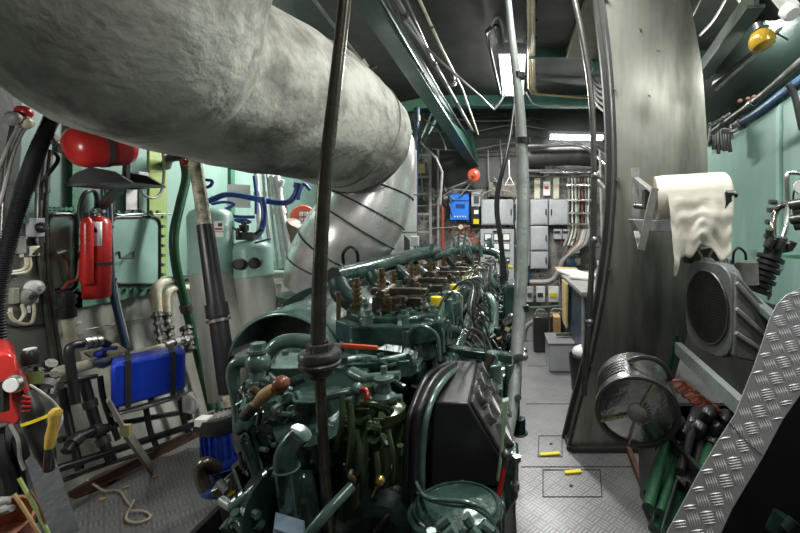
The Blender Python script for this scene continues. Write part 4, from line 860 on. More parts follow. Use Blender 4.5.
mb = MB(); mb.prism([c+V((math.cos(a_)*.29, .2, math.sin(a_)*.29)) for a_ in arc], (0, .02, 0)); ep('guard_back', mb, 'engd')
mb = MB(); mb.tube([P(333, 333, 2.65), P(348, 322, 2.55), P(366, 316, 2.6), P(385, 320, 2.7)], [.10, .17, .20, .18], 30); ep('charge_cooler', mb, mat('pale_cooler', (.34, .40, .37), .3, .4, amt=.5), 0)
mb = MB(); mb.tube([P(334, 277, 2.5), P(356, 272, 2.7), P(385, 264, 3.1), P(412, 256, 3.7), P(436, 250, 4.5)], .062, 20); o = ep('exhaust_manifold', mb, 'eng')
MB().lathe(P(334, 277, 2.5), P(334, 277, 2.5)-P(356, 272, 2.7), [(.0, 0), (.045, 0), (.045, .004), (0, .004)], 20).build('open_end', M['black'], o)
ep('exhaust_manifold', MB().tube([P(430, 258, 4.3), P(455, 251, 4.9), P(480, 250, 5.2), P(496, 253, 5.2), P(503, 262, 5.1), P(504, 285, 4.9)], .055, 16), 'eng')
for i, d in enumerate(dsx[:5]):
    z = cz(d); q = MB().tube([V((-.70, d+.1, z-.08)), V((-.80, d+.12, z-.02)), V((-.86, d+.2, z+.02))], .05, 14); ep('exhaust_branch', q, 'engd')
# far end clutter
mb = MB(); random.seed(9)
for i in range(26):
    x, y, d = random.uniform(405, 500), random.uniform(246, 268), random.uniform(3.6, 5.0); p = P(x, y, d); k_ = MB(); k_.cyl(p, p+V((random.uniform(-.03, .03), 0, random.uniform(.05, .16))), random.uniform(.01, .028), n=8); ep('far_fitting', k_, 'engl')
mb = MB()
for i in range(22):
    x, y, d = random.uniform(360, 480), random.uniform(262, 285), random.uniform(2.4, 4.4); p = P(x, y, d); k_ = MB(); k_.cyl(p, p+V((random.uniform(-.06, .06), random.uniform(-.1, .1), random.uniform(-.02, .08))), random.uniform(.008, .02), n=8); ep('valve_stem', k_, 'rod')
mb = MB(); mb.lathe(P(481, 286, 4.0), (0.3, -1, 0), [(0, 0), (.14, 0), (.15, .04), (.10, .08), (.05, .1), (0, .1)], 24); ep('governor', mb, 'engl')
# lengthwise guard plates beside head 1 (green trough)
mb = MB(); mb.prism([P(340, 338, 1.75), P(405, 345, 1.6), P(418, 352, 1.55), P(418, 372, 1.5), P(404, 378, 1.48), P(400, 352, 1.6), P(340, 344, 1.75)], (0, -.01, 0)); mb.bar(P(348, 372, 1.45), P(410, 368, 1.48), .02, .06); mb.bar(P(404, 350, 1.58), P(430, 336, 1.9), .02, .14); ep('trough_plate', mb, 'eng', .003)
mb = MB(); mb.span((-.62, 1.6, .92), (-.34, 1.80, 1.02)); ep('ledge', mb, 'engd', .01)
# ---- left front pipework
ep('water_pipe', MB().tube([P(262, 374, 1.42), P(267, 358, 1.42), P(279, 344, 1.42), P(296, 341, 1.42), P(318, 344, 1.42)], .027, 16), 'engl')
ep('water_pipe', MB().tube([P(240, 432, 1.3), P(238, 400, 1.3), P(233, 378, 1.3), P(235, 365, 1.3), P(244, 361, 1.3), P(256, 362, 1.3)], .020, 14), 'engl')
ep('water_pipe', MB().tube([P(248, 470, 1.3), P(243, 430, 1.28), P(243, 395, 1.28), P(248, 384, 1.3)], .016, 14), 'eng')
mb = MB(); c = P(258, 362, 1.26); mb.ball(c, .036, 14); mb.cyl(c-V((0, 0, .12)), c+V((0, 0, .02)), .022); mb.cyl(c+V((0, 0, .02)), c+V((0, 0, .06)), .022, n=6); mb.cyl(c+V((0, 0, .03)), c+V((0, 0, .04)), .03, n=12); mb.cyl(c-V((0, 0, .07)), c-V((0, 0, .055)), .034, n=12); mb.cyl(c-V((0, 0, .10)), c-V((0, 0, .085)), .03, n=8); ep('check_valve', mb, 'engl')
ep('small_pipe', MB().tube([P(256, 382, 1.26), P(270, 386, 1.24), P(288, 384, 1.24), P(304, 378, 1.26)], .016, 12), 'engd')
# wood handled tap
t = ep('drain_tap', MB().cyl(P(245, 416, 1.18), P(256, 404, 1.17), .018), 'dsteel'); MB().tube([P(254, 407, 1.17), P(264, 396, 1.16), P(272, 390, 1.16), P(276, 387, 1.16)], [.012, .02, .018, .012], 12).build('wooden_handle', M['wood'], t)
MB().ball(P(281, 384, 1.15), .024, 14).build('knob', mat('brown_knob', (.25, .10, .05), .25), t)
ep('pump_body', MB().lathe(P(270, 430, 1.3), (0.1, -1, .1), [(0, -.1), (.09, -.1), (.10, -.02), (.10, .03), (.07, .06), (.03, .07), (0, .07)], 24), 'eng')
ep('pump_body', MB().lathe(P(262, 404, 1.36), (0, -.1, 1), [(0, -.12), (.06, -.12), (.065, .03), (.05, .05), (0, .05)], 20), 'eng')
mb = MB(); random.seed(31)
for i in range(34):
    x, y = random.uniform(244, 300), random.uniform(392, 450); p = P(x, y, 1.18+random.random()*.08); k_ = MB(); k_.cyl(p, p+V((random.uniform(-.03, .03), random.uniform(-.04, .02), random.uniform(-.03, .03))), random.uniform(.005, .014), n=7); ep('small_fitting', k_, 'engl')
mb = MB()
for i in range(22):
    x, y = random.uniform(232, 300), random.uniform(386, 470); p = P(x, y, 1.2+random.random()*.08); k_ = MB(); k_.cyl(p, p+V((random.uniform(-.03, .03), random.uniform(-.04, .02), random.uniform(-.05, .05))), random.uniform(.005, .012), n=7); ep('pipe_nipple', k_, 'rod')
ep('downpipe', MB().tube([P(240, 432, 1.22), P(252, 460, 1.2), P(265, 500, 1.18)], .014, 10), 'eng')
ep('downpipe', MB().tube([P(252, 426, 1.24), P(258, 452, 1.22), P(262, 470, 1.2)], .012, 10), 'engd')
ep('elbow_pipe', MB().tube([P(300, 434, 1.10), P(292, 443, 1.09), P(286, 455, 1.08), P(286, 468, 1.08), P(290, 500, 1.1), P(296, 545, 1.12)], .030, 18), 'eng')
mb = MB(); mb.ring(P(287, 468, 1.08), (0, 0, 1), .031, .003, 24); ep('weld_seam', mb, 'engl'); mb = MB(); mb.lathe(P(300, 434, 1.10), V((.6, 0, .8)), [(.0, 0), (.029, 0), (.031, .005), (.0, .008)], 20); ep('pipe_flange', mb, 'engl')
ep('elbow_pipe', MB().tube([P(306, 470, 1.15), P(304, 478, 1.14), P(305, 492, 1.13), P(310, 515, 1.13), P(314, 545, 1.13)], [.018, .028, .029, .029, .029], 18), 'eng')
t = ep('heat_exchanger', MB().tube([P(232, 508, 1.12), P(250, 494, 1.12), P(276, 470, 1.16)], .016, 14), 'engl'); mb = MB()
for q in (.15, .3, .85): a = P(232, 508, 1.12).lerp(P(276, 470, 1.16), q); ax = (P(276, 470, 1.16)-P(232, 508, 1.12)).normalized(); mb.cyl(a-ax*.006, a+ax*.006, .022, n=14)
mb.build('clamp', M['steel'], t)
ep('strut', MB().tube([P(300, 545, 1.0), P(325, 515, 1.02), P(352, 486, 1.08)], .015, 12), 'engl')
mb = MB(); mb.tube([P(270, 500, 1.2), P(286, 505, 1.16)], [.10, .12], 24, smooth=False); mb.lathe(P(262, 500, 1.25), (1, -.2, -.1), [(0, 0), (.09, 0), (.11, .03), (.11, .05), (0, .06)], 24); ep('pump_body', mb, 'engd')
mb = MB(); mb.prism([P(214, 488, 1.35), P(236, 468, 1.4), P(262, 533, 1.3), P(232, 560, 1.25)], (0, .02, 0)); ep('mounting_frame', mb, 'blackp', .004)
mb = MB(); mb.prism([P(233, 467, 1.33), P(254, 448, 1.33), P(272, 505, 1.3), P(256, 530, 1.28)], (0.02, .06, 0)); mb.bar(P(233, 467, 1.32), P(256, 530, 1.27), .012, .012, (0, 1, 0)); ep('cooler_panel', mb, 'blackp', .003)
mb = MB(); mb.bar(P(234, 466, 1.31), P(254, 449, 1.31), .02, .012); mb.bar(P(234, 466, 1.31), P(257, 530, 1.27), .010, .012, (0, 1, 0)); ep('bright_edge', mb, 'polegr')
mb = MB(); mb.box(P(222, 488, 1.26), (.05, .03, .025), rotm(0, -20, 20)); mb.cyl(P(219, 482, 1.26), P(228, 492, 1.24), .012); mb.cyl(P(222, 500, 1.2), P(234, 508, 1.16), .014); ep('solenoid', mb, 'steel', .003)
mb = MB(); mb.box(P(230, 494, 1.25), (.03, .01, .008), rotm(0, -30, 0)); ep('yellow_mark', mb, 'yellow')
mb = MB(); random.seed(12)
for i in range(14):
    x, y = random.uniform(234, 262), random.uniform(512, 533); p = P(x, y, 1.08+random.random()*.05); k_ = MB(); k_.cyl(p, p+V((random.uniform(-.03, .03), -.01, random.uniform(-.02, .03))), random.uniform(.008, .016), n=8); ep('union_nut', k_, 'engl')
# ---- filters / lube oil group in the centre, olive green
def filt(x, y0, y1, d, r_, m='filt', top=True):
    a, b_ = P(x, y1, d), P(x, y0, d); h = (b_-a).length
    mb = MB(); mb.lathe(a, b_-a, [(0, 0), (r_*.5, 0), (r_*.95, .02), (r_, .04), (r_, h-.03), (r_*1.12, h-.03), (r_*1.12, h), (r_*.7, h+.015), (0, h+.02)], 28); return ep('oil_filter', mb, m)
filt(384, 408, 500, 1.30, .062); filt(356, 418, 520, 1.26, .05); filt(344, 430, 530, 1.30, .05, 'engd')
mb = MB(); c = P(366, 402, 1.2)
mb.lathe(c, (0, 0, 1), [(0, -.06), (.03, -.06), (.045, -.02), (.05, 0), (.03, .02), (.02, .05), (0, .05)], 18); mb.tube([P(352, 408, 1.18), P(360, 404, 1.17), P(372, 404, 1.17), P(384, 406, 1.18), P(390, 412, 1.2)], .014, 10); mb.tube([P(346, 420, 1.18), P(360, 422, 1.16), P(374, 424, 1.16), P(378, 432, 1.18), P(380, 446, 1.2)], .012, 10)
mb.tube([P(370, 440, 1.18), P(378, 442, 1.16), P(384, 436, 1.16)], .012, 8); ep('filter_head', mb, 'filt')
ep('lever_tube', MB().cyl(P(326, 397, 1.2), P(352, 391, 1.16), .013), 'engl')
mb = MB(); mb.ball(P(357, 389, 1.15), .018); mb.cyl(P(357, 389, 1.15), P(357, 404, 1.16), .010); ep('tap_ball', mb, 'engl')
ep('red_lever', MB().tube([P(361, 389, 1.14), P(366, 390, 1.14), P(367, 396, 1.13), P(366, 400, 1.13)], .006, 8), 'red')
mb = MB(); c = P(384, 392, 1.2); mb.lathe(c, (0, 0, 1), [(0, -.05), (.02, -.05), (.035, -.03), (.035, -.01), (.022, 0), (.018, .03), (.03, .035), (.03, .045), (0, .05)], 16); mb.cyl(P(368, 378, 1.25), P(400, 375, 1.25), .014); mb.cyl(P(384, 376, 1.22), P(384, 366, 1.22), .01); mb.cyl(P(384, 398, 1.2), P(402, 398, 1.2), .011); ep('bleed_cock', mb, 'engl')
mb = MB(); random.seed(41)
for i in range(18):
    x, y = random.uniform(340, 400), random.uniform(400, 490); p = P(x, y, 1.12+random.random()*.08); k_ = MB(); k_.cyl(p, p+V((random.uniform(-.025, .025), random.uniform(-.03, .02), random.uniform(-.03, .03))), random.uniform(.004, .011), n=7); ep('filter_fitting', k_, 'filt')
for i, (x0, y0, x1, y1, r_) in enumerate(((350, 405, 348, 470, .010), (356, 430, 362, 500, .008), (376, 452, 374, 500, .009), (388, 430, 392, 480, .007), (342, 395, 336, 450, .009))):
    ep('thin_pipe', MB().tube([P(x0, y0, 1.12), P((x0+x1)/2+3, (y0+y1)/2, 1.1), P(x1, y1, 1.12)], r_, 8), 'filt')
mb = MB(); mb.tube([P(352, 470, 1.1), P(350, 476, 1.09), P(354, 480, 1.09), P(350, 484, 1.09)], .008, 8); ep('brass_elbow', mb, 'brass'); mb = MB(); mb.tube([P(372, 497, 1.09), P(376, 488, 1.09), P(380, 482, 1.09)], .003, 6); mb.ball(P(380, 481, 1.09), .014); ep('brass_cock', mb, mat('bright_brass', (.55, .38, .10), .25, .8, amt=.5))
mb = MB(); random.seed(44)
for i in range(30):
    x, y = random.uniform(340, 400), random.uniform(352, 384); p = P(x, y, 1.42+random.random()*.15); k_ = MB(); k_.cyl(p, p+V((random.uniform(-.06, .06), random.uniform(-.03, .02), random.uniform(-.03, .02))), random.uniform(.006, .016), n=7); ep('branch_fitting', k_, 'eng')
ep('top_pipe', MB().tube([P(340, 362, 1.45), P(360, 358, 1.5), P(384, 360, 1.5), P(404, 356, 1.55)], .014, 10), 'engl')
ep('top_pipe', MB().tube([P(352, 372, 1.4), P(364, 378, 1.36), P(374, 382, 1.34), P(380, 390, 1.3)], .02, 10), 'engl')
ep('shutoff_lever', MB().prism([P(340, 344, 1.2), P(377, 346.5, 1.2), P(377, 350.5, 1.2), P(340, 348.5, 1.2)], (0, .012, 0)), 'orange', .002)
ep('lever_shank', MB().cyl(P(330, 345, 1.2), P(342, 346, 1.2), .008), 'steel')
for i in range(3): ep('brass_stud', MB().cyl(P(338.5, 292+i*0, 1.75+i*.5), P(338.5, 330, 1.75+i*.5), .010), 'brass') if i == 0 else None
# lower front dark mass
mb = MB(); mb.span((-.52, 1.22, -.5), (-.24, 1.5, .62)); mb.lathe(P(385, 520, 1.3), (0, -1, 0), [(0, 0), (.14, 0), (.15, .05), (.1, .1), (0, .1)], 28); ep('lower_casing', mb, 'engd', .015)
# blue-grey box at bottom
o = MB(); a = P(272, 522, 1.0); o.prism([P(274, 528, 1.02), P(305, 538, 1.0), P(305, 552, 1.0), P(272, 540, 1.02)], (-0.03, .06, 0)); o = o.build('blue_grey_box', mat('blue_grey', (.25, .33, .42), .35, .2), None, bev=.003); tag(o, 'small blue-grey box at the bottom edge below the engine pipes', 'box')

# small fittings crowded on and beside the heads
random.seed(101)
for i, d in enumerate(dsx):
    for j in range(8):
        p = V((-.50+random.uniform(-.22, .24), d+random.uniform(-.2, .2), cz(d)-.08)); k_ = MB(); h_ = random.uniform(.03, .10)
        k_.cyl(p, p+V((random.uniform(-.01, .01), 0, h_)), random.uniform(.008, .018), n=8); k_.cyl(p+V((0, 0, h_*.5)), p+V((0, 0, h_*.5+.012)), .024, n=6)
        ep('head_fitting', k_, ('rod', 'engl', 'eng', 'steel')[j % 4])
for j in range(60):
    x, y = random.uniform(412, 452), random.uniform(322, 398); d = 2.15-(y-322)/76*.6; p = P(x, y, d+random.uniform(-.05, .1)); k_ = MB()
    k_.cyl(p, p+V((random.uniform(-.03, .03), random.uniform(-.04, .02), random.uniform(-.03, .04))), random.uniform(.008, .019), n=7); ep('control_fitting', k_, ('rod', 'engd', 'dsteel', 'engl', 'blackp')[j % 5])
for j in range(50):
    x, y = random.uniform(450, 508), random.uniform(330, 392); p = P(x, y, random.uniform(1.95, 2.4)); k_ = MB()
    k_.cyl(p, p+V((random.uniform(-.04, .04), random.uniform(-.04, .02), random.uniform(-.04, .05))), random.uniform(.008, .022), n=7); ep('pump_fitting', k_, ('rod', 'engl', 'brass', 'engd', 'steel')[j % 5])
for j in range(6):
    ep('looped_hose', MB().tube([P(448+j*7, 300+j*3, 2.8-j*.08), P(440+j*8, 322+j*2, 2.4), P(456+j*7, 338, 2.3), P(470+j*6, 352, 2.25)], .009, 8), ('black', 'dsteel')[j % 2])
# ================================================================== standing poles and rods
t = root('hanging_rod', P(325, 360, 1.12), 'oily steel rod hanging across the lagged pipe with a round coupling halfway down', 'rod')
MB().tube([P(392, -450, 1.08), P(346, -12, 1.10), P(336, 80, 1.10), P(325, 180, 1.11), (P(320, 270, 1.12)), P(318, 345, 1.12)], [.016, .0165, .0170, .0185, .0195, .0200], 18).build('upper_rod', M['rod'], t)
MB().tube([P(320, 376, 1.12), P(323, 440, 1.12), P(330, 545, 1.12)], [.0145, .015, .016], 16).build('lower_rod', M['rod'], t)
c = P(320, 358, 1.12); cp = MB()
cp.lathe(c, (0, 0, 1), [(0, -.055), (.024, -.055), (.036, -.045), (.038, -.032), (.054, -.022), (.056, -.012), (.052, -.008), (.052, -.003), (.056, .0), (.056, .014), (.052, .02), (.034, .022), (.034, .04), (.022, .042), (0, .042)], 28)
cp.cyl(c+V((0, 0, .018)), c+V((0, 0, .042)), .036, n=6); cp.build('coupling', M['dsteel'], t)
t = pipe('grey_green_pole', 'pale grey-green standing pole with black clamps right of the engine', 'pole', [P(*p) for p in ((499, -94, 2.35), (507, -12, 2.35), (512, 40, 2.35), (519, 100, 2.33), (523, 180, 2.3), (522, 260, 2.2), (518, 330, 2.1), (513, 400, 1.9), (505, 452, 1.75))], [.017, .018, .023, .030, .036, .036, .035, .030, .024], 'polegr', 18)
for x, y, d, r_ in ((519, 76, 2.34, .034), (523, 141, 2.32, .042), (521, 308, 2.15, .042), (517, 355, 2.05, .042), (512, 403, 1.9, .035)):
    MB().cyl(P(x, y-3, d), P(x, y+3, d), r_, n=16).cyl(P(x-6, y, d), P(x+6, y, d), .012).build('clamp', M['black'], t)
t = pipe('steel_pole', 'thin dark steel pole between the grey-green pole and the flat duct', 'pole', [P(*p) for p in ((560, -76, 2.5), (572, -12, 2.5), (583, 40, 2.5), (591, 95, 2.5), (594, 170, 2.5), (592, 260, 2.5), (588, 330, 2.5), (584, 395, 2.5))], .019, 'dsteel', 14)
for y, x in ((176, 594), (240, 593), (322, 588)): MB().ball(P(x+1, y, 2.5), .028, 10).build('collar', M['steel'], t)
pipe('black_cable', 'thick black cable hanging slack down in front of the grey switch cabinets', 'cable', [P(*p) for p in ((515, 96, 3.2), (511, 130, 3.1), (505, 160, 3.0), (498, 190, 3.0), (497, 212, 3.0), (500, 235, 3.0), (503, 262, 3.0), (504, 284, 3.0))], [.012, .014, .016, .020, .020, .020, .020, .030], 'black', 10)

# ================================================================== tall flat duct on the right
du = root('air_duct', P(620, 450, 2.9), 'tall bowed grey sheet-steel air duct standing right of the walkway', 'duct')
Le = [(600, -48), (602, -30), (605, 0), (612, 60), (616, 120), (617, 180), (613, 240), (605, 300), (592, 365), (580, 410), (570, 450)]
Re = [(683, -48), (686, -30), (690, 0), (701, 60), (706, 120), (708, 180), (705, 240), (698, 295), (684, 345), (668, 400), (652, 450)]
dd = [2.72]*8+[2.75, 2.8, 2.84]
def col(E_, i0): return catmull([P(*(E_[i]), dd[i]) for i in range(len(E_))], 4)
cl, cr = col(Le, 0), col(Re, 0); bk = V((0, .20, 0)); rows = []
for a, b_ in zip(cl, cr): rows.append([a+bk, a, b_, b_+bk, a+bk])
MB().sheet(rows).build('sheet', M['ductst'], du, smooth=30)
for yy, w1, w2 in ((.01, .02, .035), (.17, .03, .04)):
    rr_ = [[p+V((-.002-sx*w1, yy+sy*w2-.015, 0)) for sx, sy in ((0, 0), (1, 0), (1, 1), (0, 1), (0, 0))] for p in cl]
    MB().sheet(rr_).build('corner_flange', M['seam'], du)
bt = MB()
for k in range(2, len(cl), 6): bt.bolt(cl[k]+V((.0, -.012, 0)), (0, -1, 0), .014, .02)
for (x, y) in ((658, 50), (650, 95), (640, 30)): bt.bolt(P(x, y, 2.72), (0, -1, 0), .010, .01)
bt.build('bolt', M['steel'], du)
MB().bar(P(571, 449, 2.82), P(652, 449, 2.82), .04, .03).bar(P(571, 449, 2.82), P(571, 449, 2.82)+bk, .04, .03).build('foot', M['seam'], du)

# paper roll and holder
t = root('paper_roll', P(693, 190, 2.15), 'big roll of cream paper towel with a torn crumpled end hanging down', 'paper roll')
a, b_ = P(655, 198, 2.30), P(721, 195, 2.22); rr = .122; ax = (b_-a).normalized()
MB().lathe(a, b_-a, [(.025, 0), (rr, .0), (rr, (b_-a).length), (.025, (b_-a).length)], 40).build('roll', M['paper'], t)
MB().lathe(a, a-b_, [(.02, 0), (rr-.004, 0), (rr-.006, .004), (.02, .004)], 40).build('roll_end', mat('cardboard', (.32, .26, .17), .7, amt=.5, scale=20), t)
rows = []; nV, nU = 26, 22; random.seed(2)
for i in range(nV+1):
    s = i/nV; row = []
    for j in range(nU+1):
        q = j/nU; q0 = .06+.94*q; base = a+(b_-a)*q0
        th = -.45*PI+s*2.6
        top_s = .32
        if s < top_s:
            an = PI*.5-(s/top_s)*PI*.52        # over the crown to the front
            p = base+V((0, -math.cos(an)*(rr+.004), math.sin(an)*(rr+.004)))
        else:
            k = (s-top_s)/(1-top_s)
            torn = .34+.018*math.sin(q*23)+.022*math.sin(q*9+1)-.085*math.exp(-((q-.62)/.17)**2)+(.07 if q < .12 else 0)
            narrow = (q-.5)*(-.16*k)*(b_-a).length
            p = base+ax*narrow+V((0, -(rr+.006)-.05*k*(1-k)-.016*k*math.sin(q*11+3*k)-.010*math.sin(q*5+k*9)*k+.018*mnoise.noise(V((q*6, k*7, 1)))*min(1, k*4), -k*torn))
        row.append(p)
    rows.append(row)
MB().sheet(rows).build('hanging_sheet', M['paper'], t, solid=.002, smooth=180)
t = root('roll_holder', P(650, 215, 2.3), 'bent flat-steel bracket on the duct that carries the paper roll', 'bracket')
MB().bar(P(635, 168, 2.6), P(636, 232, 2.6), .05, .012, (0, 1, 0)).bar(P(636, 178, 2.58), P(654, 192, 2.2), .035, .012).bar(P(655, 188, 2.19), P(641, 250, 2.2), .042, .010, (0, 1, 0)).bar(P(641, 250, 2.2), P(634, 222, 2.58), .03, .01).build('arm', M['greyd'], t, bev=.002)
MB().prism([P(632, 219, 2.25), P(674, 221, 2.2), P(674, 232, 2.2), P(638, 231, 2.25)], (0, .08, 0)).build('tray', M['grey'], t, bev=.004)
MB().cyl(P(636, 206, 2.5), P(650, 207, 2.3), .018).cyl(a-ax*.06, b_+ax*.08, .018).box(a-ax*.05, (.03, .05, .10)).build('spindle', M['dsteel'], t)
MB().bar(P(728, 192, 2.1), P(728, 206, 2.1), .03, .02, (0, 1, 0)).bar(P(728, 204, 2.1), P(716, 250, 2.15), .03, .02, (0, 1, 0)).build('side_strap', M['blackp'], t)
MB().cyl(P(726, 193, 2.1), P(733, 193, 2.1), .018, n=6).build('spindle_nut', M['steel'], t)
o = MB().prism([P(690, 250, 2.3), P(722, 244, 2.3), P(718, 262, 2.3), P(690, 264, 2.3)], (0, .1, 0)).build('dark_rag', M['black'], bev=.01); tag(o, 'black cloth bundle seen behind the torn paper end', 'rag')
for i, (x0, x1) in enumerate(((698, 702), (713, 709))):
    pipe('orange_tape', ('left strip of tan tape under the torn paper', 'right strip of tan tape under the torn paper')[i], 'tape', [P(x0, 250, 2.2), P(x1, 258, 2.2), P(x0+1, 266, 2.2)], .006, 'wood', 6)

# drum lamp / heater
t = root('spin_drum', P(636, 430, 1.85), 'round perforated stainless drum with a three-spoke dark front on the duct foot', 'drum')
n = V((-.236, -.943, -.24)).normalized(); fc = P(637, 412, 1.75); r_ = .178
MB().lathe(fc, -n, [(r_*.96, 0), (r_, .004), (r_, .03), (r_*.985, .04), (r_*.985, .19), (r_*.9, .22), (0, .23)], 48).build('shell', mat('stainless', (.45, .45, .44), .22, .95, dirt=(.2, .2, .19), amt=.4, scale=5), t)
MB().lathe(fc+n*.001, -n, [(0, .01), (r_*.95, .01), (r_*.96, .0), (r_*1.01, .0), (r_*1.01, -.008), (r_*.93, -.008), (r_*.92, .004), (0, .004)], 48).build('front_disc', mat('disc_dark', (.07, .07, .06), .35, .35, dirt=(.03, .03, .03), amt=.5, scale=3), t)
u, w_, _ = frame(n); sp = MB()
uu = V((1, 0, 0)); uu = (uu-n*uu.dot(n)).normalized(); vv = n.cross(uu); vv = vv if vv.z > 0 else -vv
for an in (70, 205, 262): 
    d_ = uu*math.cos(math.radians(an))+vv*math.sin(math.radians(an)); sp.bar(fc+n*.008+d_*.03, fc+n*.008+d_*r_*.93, .008, .012, n)
sp.build('spoke', mat('brassy', (.34, .32, .22), .3, .7), t)
sp = MB()
for k in range(9):
    an = math.radians(-60+k*16); d_ = uu*math.cos(an)+vv*math.sin(an); sp.bar(fc+n*.006+d_*.035, fc+n*.006+d_*.062, .007, .010, n)
sp.lathe(fc, n, [(0, .0), (.040, .0), (.040, .016), (.028, .022), (.012, .026), (0, .026)], 28).build('hub', M['greyd'], t)
hp_ = MB()
for a_ in range(5):
    for r2 in range(16):
        an = math.radians(112+r2*4.0); h_ = .055+a_*.02
        d_ = uu*math.cos(an)+vv*math.sin(an); p = fc-n*h_+d_*(r_*.985); hp_.cyl(p, p+d_*.003, .0065, n=6)
        pass
hp_.build('perforation', M['black'], t)
hd = MB(); d0 = uu*math.cos(math.radians(75))+vv*math.sin(math.radians(75)); 
pts = []
for k in range(9):
    an = math.radians(104-k*8); d_ = uu*math.cos(an)+vv*math.sin(an); pts.append(fc-n*.10+d_*(r_+.004+.035*math.sin(PI*k/8)))
hd.tube(pts, .012, 8); hd.build('handle', M['blackp'], t)
o = MB().prism([P(627, 402, 2.2), P(635, 399, 2.2), P(640, 425, 2.2), P(632, 440, 2.2)], (0, .05, 0)).build('pale_bracket', M['greyd'], bev=.006); tag(o, 'pale bracket under the right side of the perforated drum', 'bracket'); o.location += V((.06, -.02, -.02))

# slanting rail and fan housing
o = MB().bar(P(678, 348, 2.3), P(744, 410, 1.5), .035, .065).build('slanting_rail', mat('railgrey', (.22, .25, .23), .4, .2, amt=.5)); tag(o, 'grey-green flat rail slanting down under the fan housing', 'rail')
o = MB().bar(P(668, 378, 2.5), P(677, 335, 2.5), .02, .02).build('green_stake', M['grn']); tag(o, 'thin green stake standing between duct and slanting rail', 'stake')
fh = root('fan_housing', P(720, 350, 2.0), 'large dark grey fan housing with a round mesh intake beside the duct', 'fan')
fr = [P(690, 266, 2.15), P(706, 262, 2.10), P(722, 270, 2.02), P(727, 300, 2.0), P(724, 348, 2.0), P(704, 350, 2.1), P(688, 330, 2.2), P(684, 298, 2.2)]
fcen = P(707, 307, 2.12)
pl = V((.17, -.985, 0)); nn = V((-.985, -.17, .0))
def fp(u_, w_, k=0): return fcen+pl*u_+V((0, 0, w_))-nn*k
hw, hh = .185, .24
out = []
for cx_, cz_, a0 in ((hw-.12, hh-.12, 0), (-hw+.12, hh-.12, 90), (-hw+.12, -hh+.12, 180), (hw-.12, -hh+.12, 270)):
    for i in range(5): a_ = math.radians(a0+90*i/4); out.append((cx_+.12*math.cos(a_), cz_+.12*math.sin(a_)))
MB().prism([fp(*q) for q in out], -nn*.07).build('intake_frame', mat('housing_grey', (.16, .17, .165), .4, .2, amt=.6, scale=4), fh, bev=.006)
ell = [(math.cos(2*PI*i/32), math.sin(2*PI*i/32)) for i in range(32)]
MB().prism([fp(x*.16, y*.19, -.004) for x, y in ell], -nn*.01).build('intake_hole', M['black'], fh)
g = MB()
for i in range(-9, 10):
    u_ = i/10*.16; h_ = .19*math.sqrt(max(0, 1-(u_/.16)**2)); g.bar(fp(u_, -h_, -.008), fp(u_, h_, -.008), .0016, .0016, nn)
for i in range(-12, 13):
    w2 = i/13*.19; h_ = .16*math.sqrt(max(0, 1-(w2/.19)**2)); g.bar(fp(-h_, w2, -.008), fp(h_, w2, -.008), .0016, .0016, nn)
g.tube([fp(x*.162, y*.192, -.006) for x, y in ell+ell[:1]], .006, 6, smooth=False); g.build('mesh_guard', M['dsteel'], fh)
A1 = [P(736, 272, 1.92), P(781, 322, 1.92), P(763, 364, 1.92), P(735, 358, 1.92)]
mb = MB(); mb.prism(A1, (.02, .36, 0)); mb.build('tapered_body', mat('housing_grey2', (.20, .21, .205), .4, .2, amt=.6, scale=4), fh, bev=.01)
mb = MB()
for s in (.12, .42, .70): mb.bar(A1[0].lerp(A1[3], s)+V((-.005, -.01, 0)), A1[1].lerp(A1[2], s+.05)+V((-.005, -.01, 0)), .02, .022)
mb.build('rib', M['greyd'], fh, bev=.006)
o = MB().bar(P(706, 259, 2.2), P(786, 328, 1.82), .06, .025).build('ledge', mat('ledge_green', (.24, .29, .26), .4, .1, amt=.6)); tag(o, 'pale grey-green ledge running along the top of the fan housing', 'ledge')
# motor on ledge with lifting eye
t = root('small_motor', P(733, 270, 2.4), 'small ribbed dark motor with a wire lifting loop behind the fan housing', 'motor')
c = P(728, 268, 2.45); mb = MB()
for i in range(7): mb.cyl(c+V((-.05+.022*i, 0, -.0-.01*i)), c+V((-.038+.022*i, 0, -.01*i)), .075, n=20)
mb.cyl(c+V((-.06, 0, 0)), c+V((.10, 0, -.07)), .062, n=20); mb.build('ribbed_body', M['dsteel'], t)
MB().tube([P(733, 262, 2.4), P(734, 252, 2.4), P(739, 248, 2.4), P(745, 253, 2.4), P(746, 260, 2.4)], .008, 8).build('lifting_loop', M['black'], t)
MB().cyl(P(748, 284, 2.3), P(747, 262, 2.3), .055, n=20).build('canister', M['greyd'], t)
# right wall: cable assembly, pipe loop, gauge
t = root('cable_terminal', P(765, 285, 2.45), 'black ribbed cable terminal with clustered caps on the right hull', 'cable gland')
a, b_ = P(757, 292, 2.4), P(776, 244, 2.4); mb = MB()
for i in range(9): q = a.lerp(b_, i/9); q2 = a.lerp(b_, (i+.6)/9); mb.cyl(q, q2, .075-.012*(i % 2)-(.015 if i > 6 else 0), n=18)
mb.cyl(a, b_, .048); mb.build('ribbed_body', M['black'], t)
mb = MB(); random.seed(8)
for i in range(10): q = b_+V((random.uniform(-.08, .06), random.uniform(-.06, 0), random.uniform(-.05, .04))); mb.cyl(q, q+V((random.uniform(-.02, .02), -.02, .05)), .022, n=10)
mb.build('cap', M['dsteel'], t)
pipe('conduit_pipe', 'bright steel tube rising from the cable terminal and hooking at the right frame edge', 'conduit', [P(*p) for p in ((780, 244, 2.4), (786, 228, 2.42), (788, 205, 2.45), (787, 180, 2.45), (789, 173, 2.45), (800, 173, 2.4), (812, 174, 2.3))], .014, 'steel', 10)
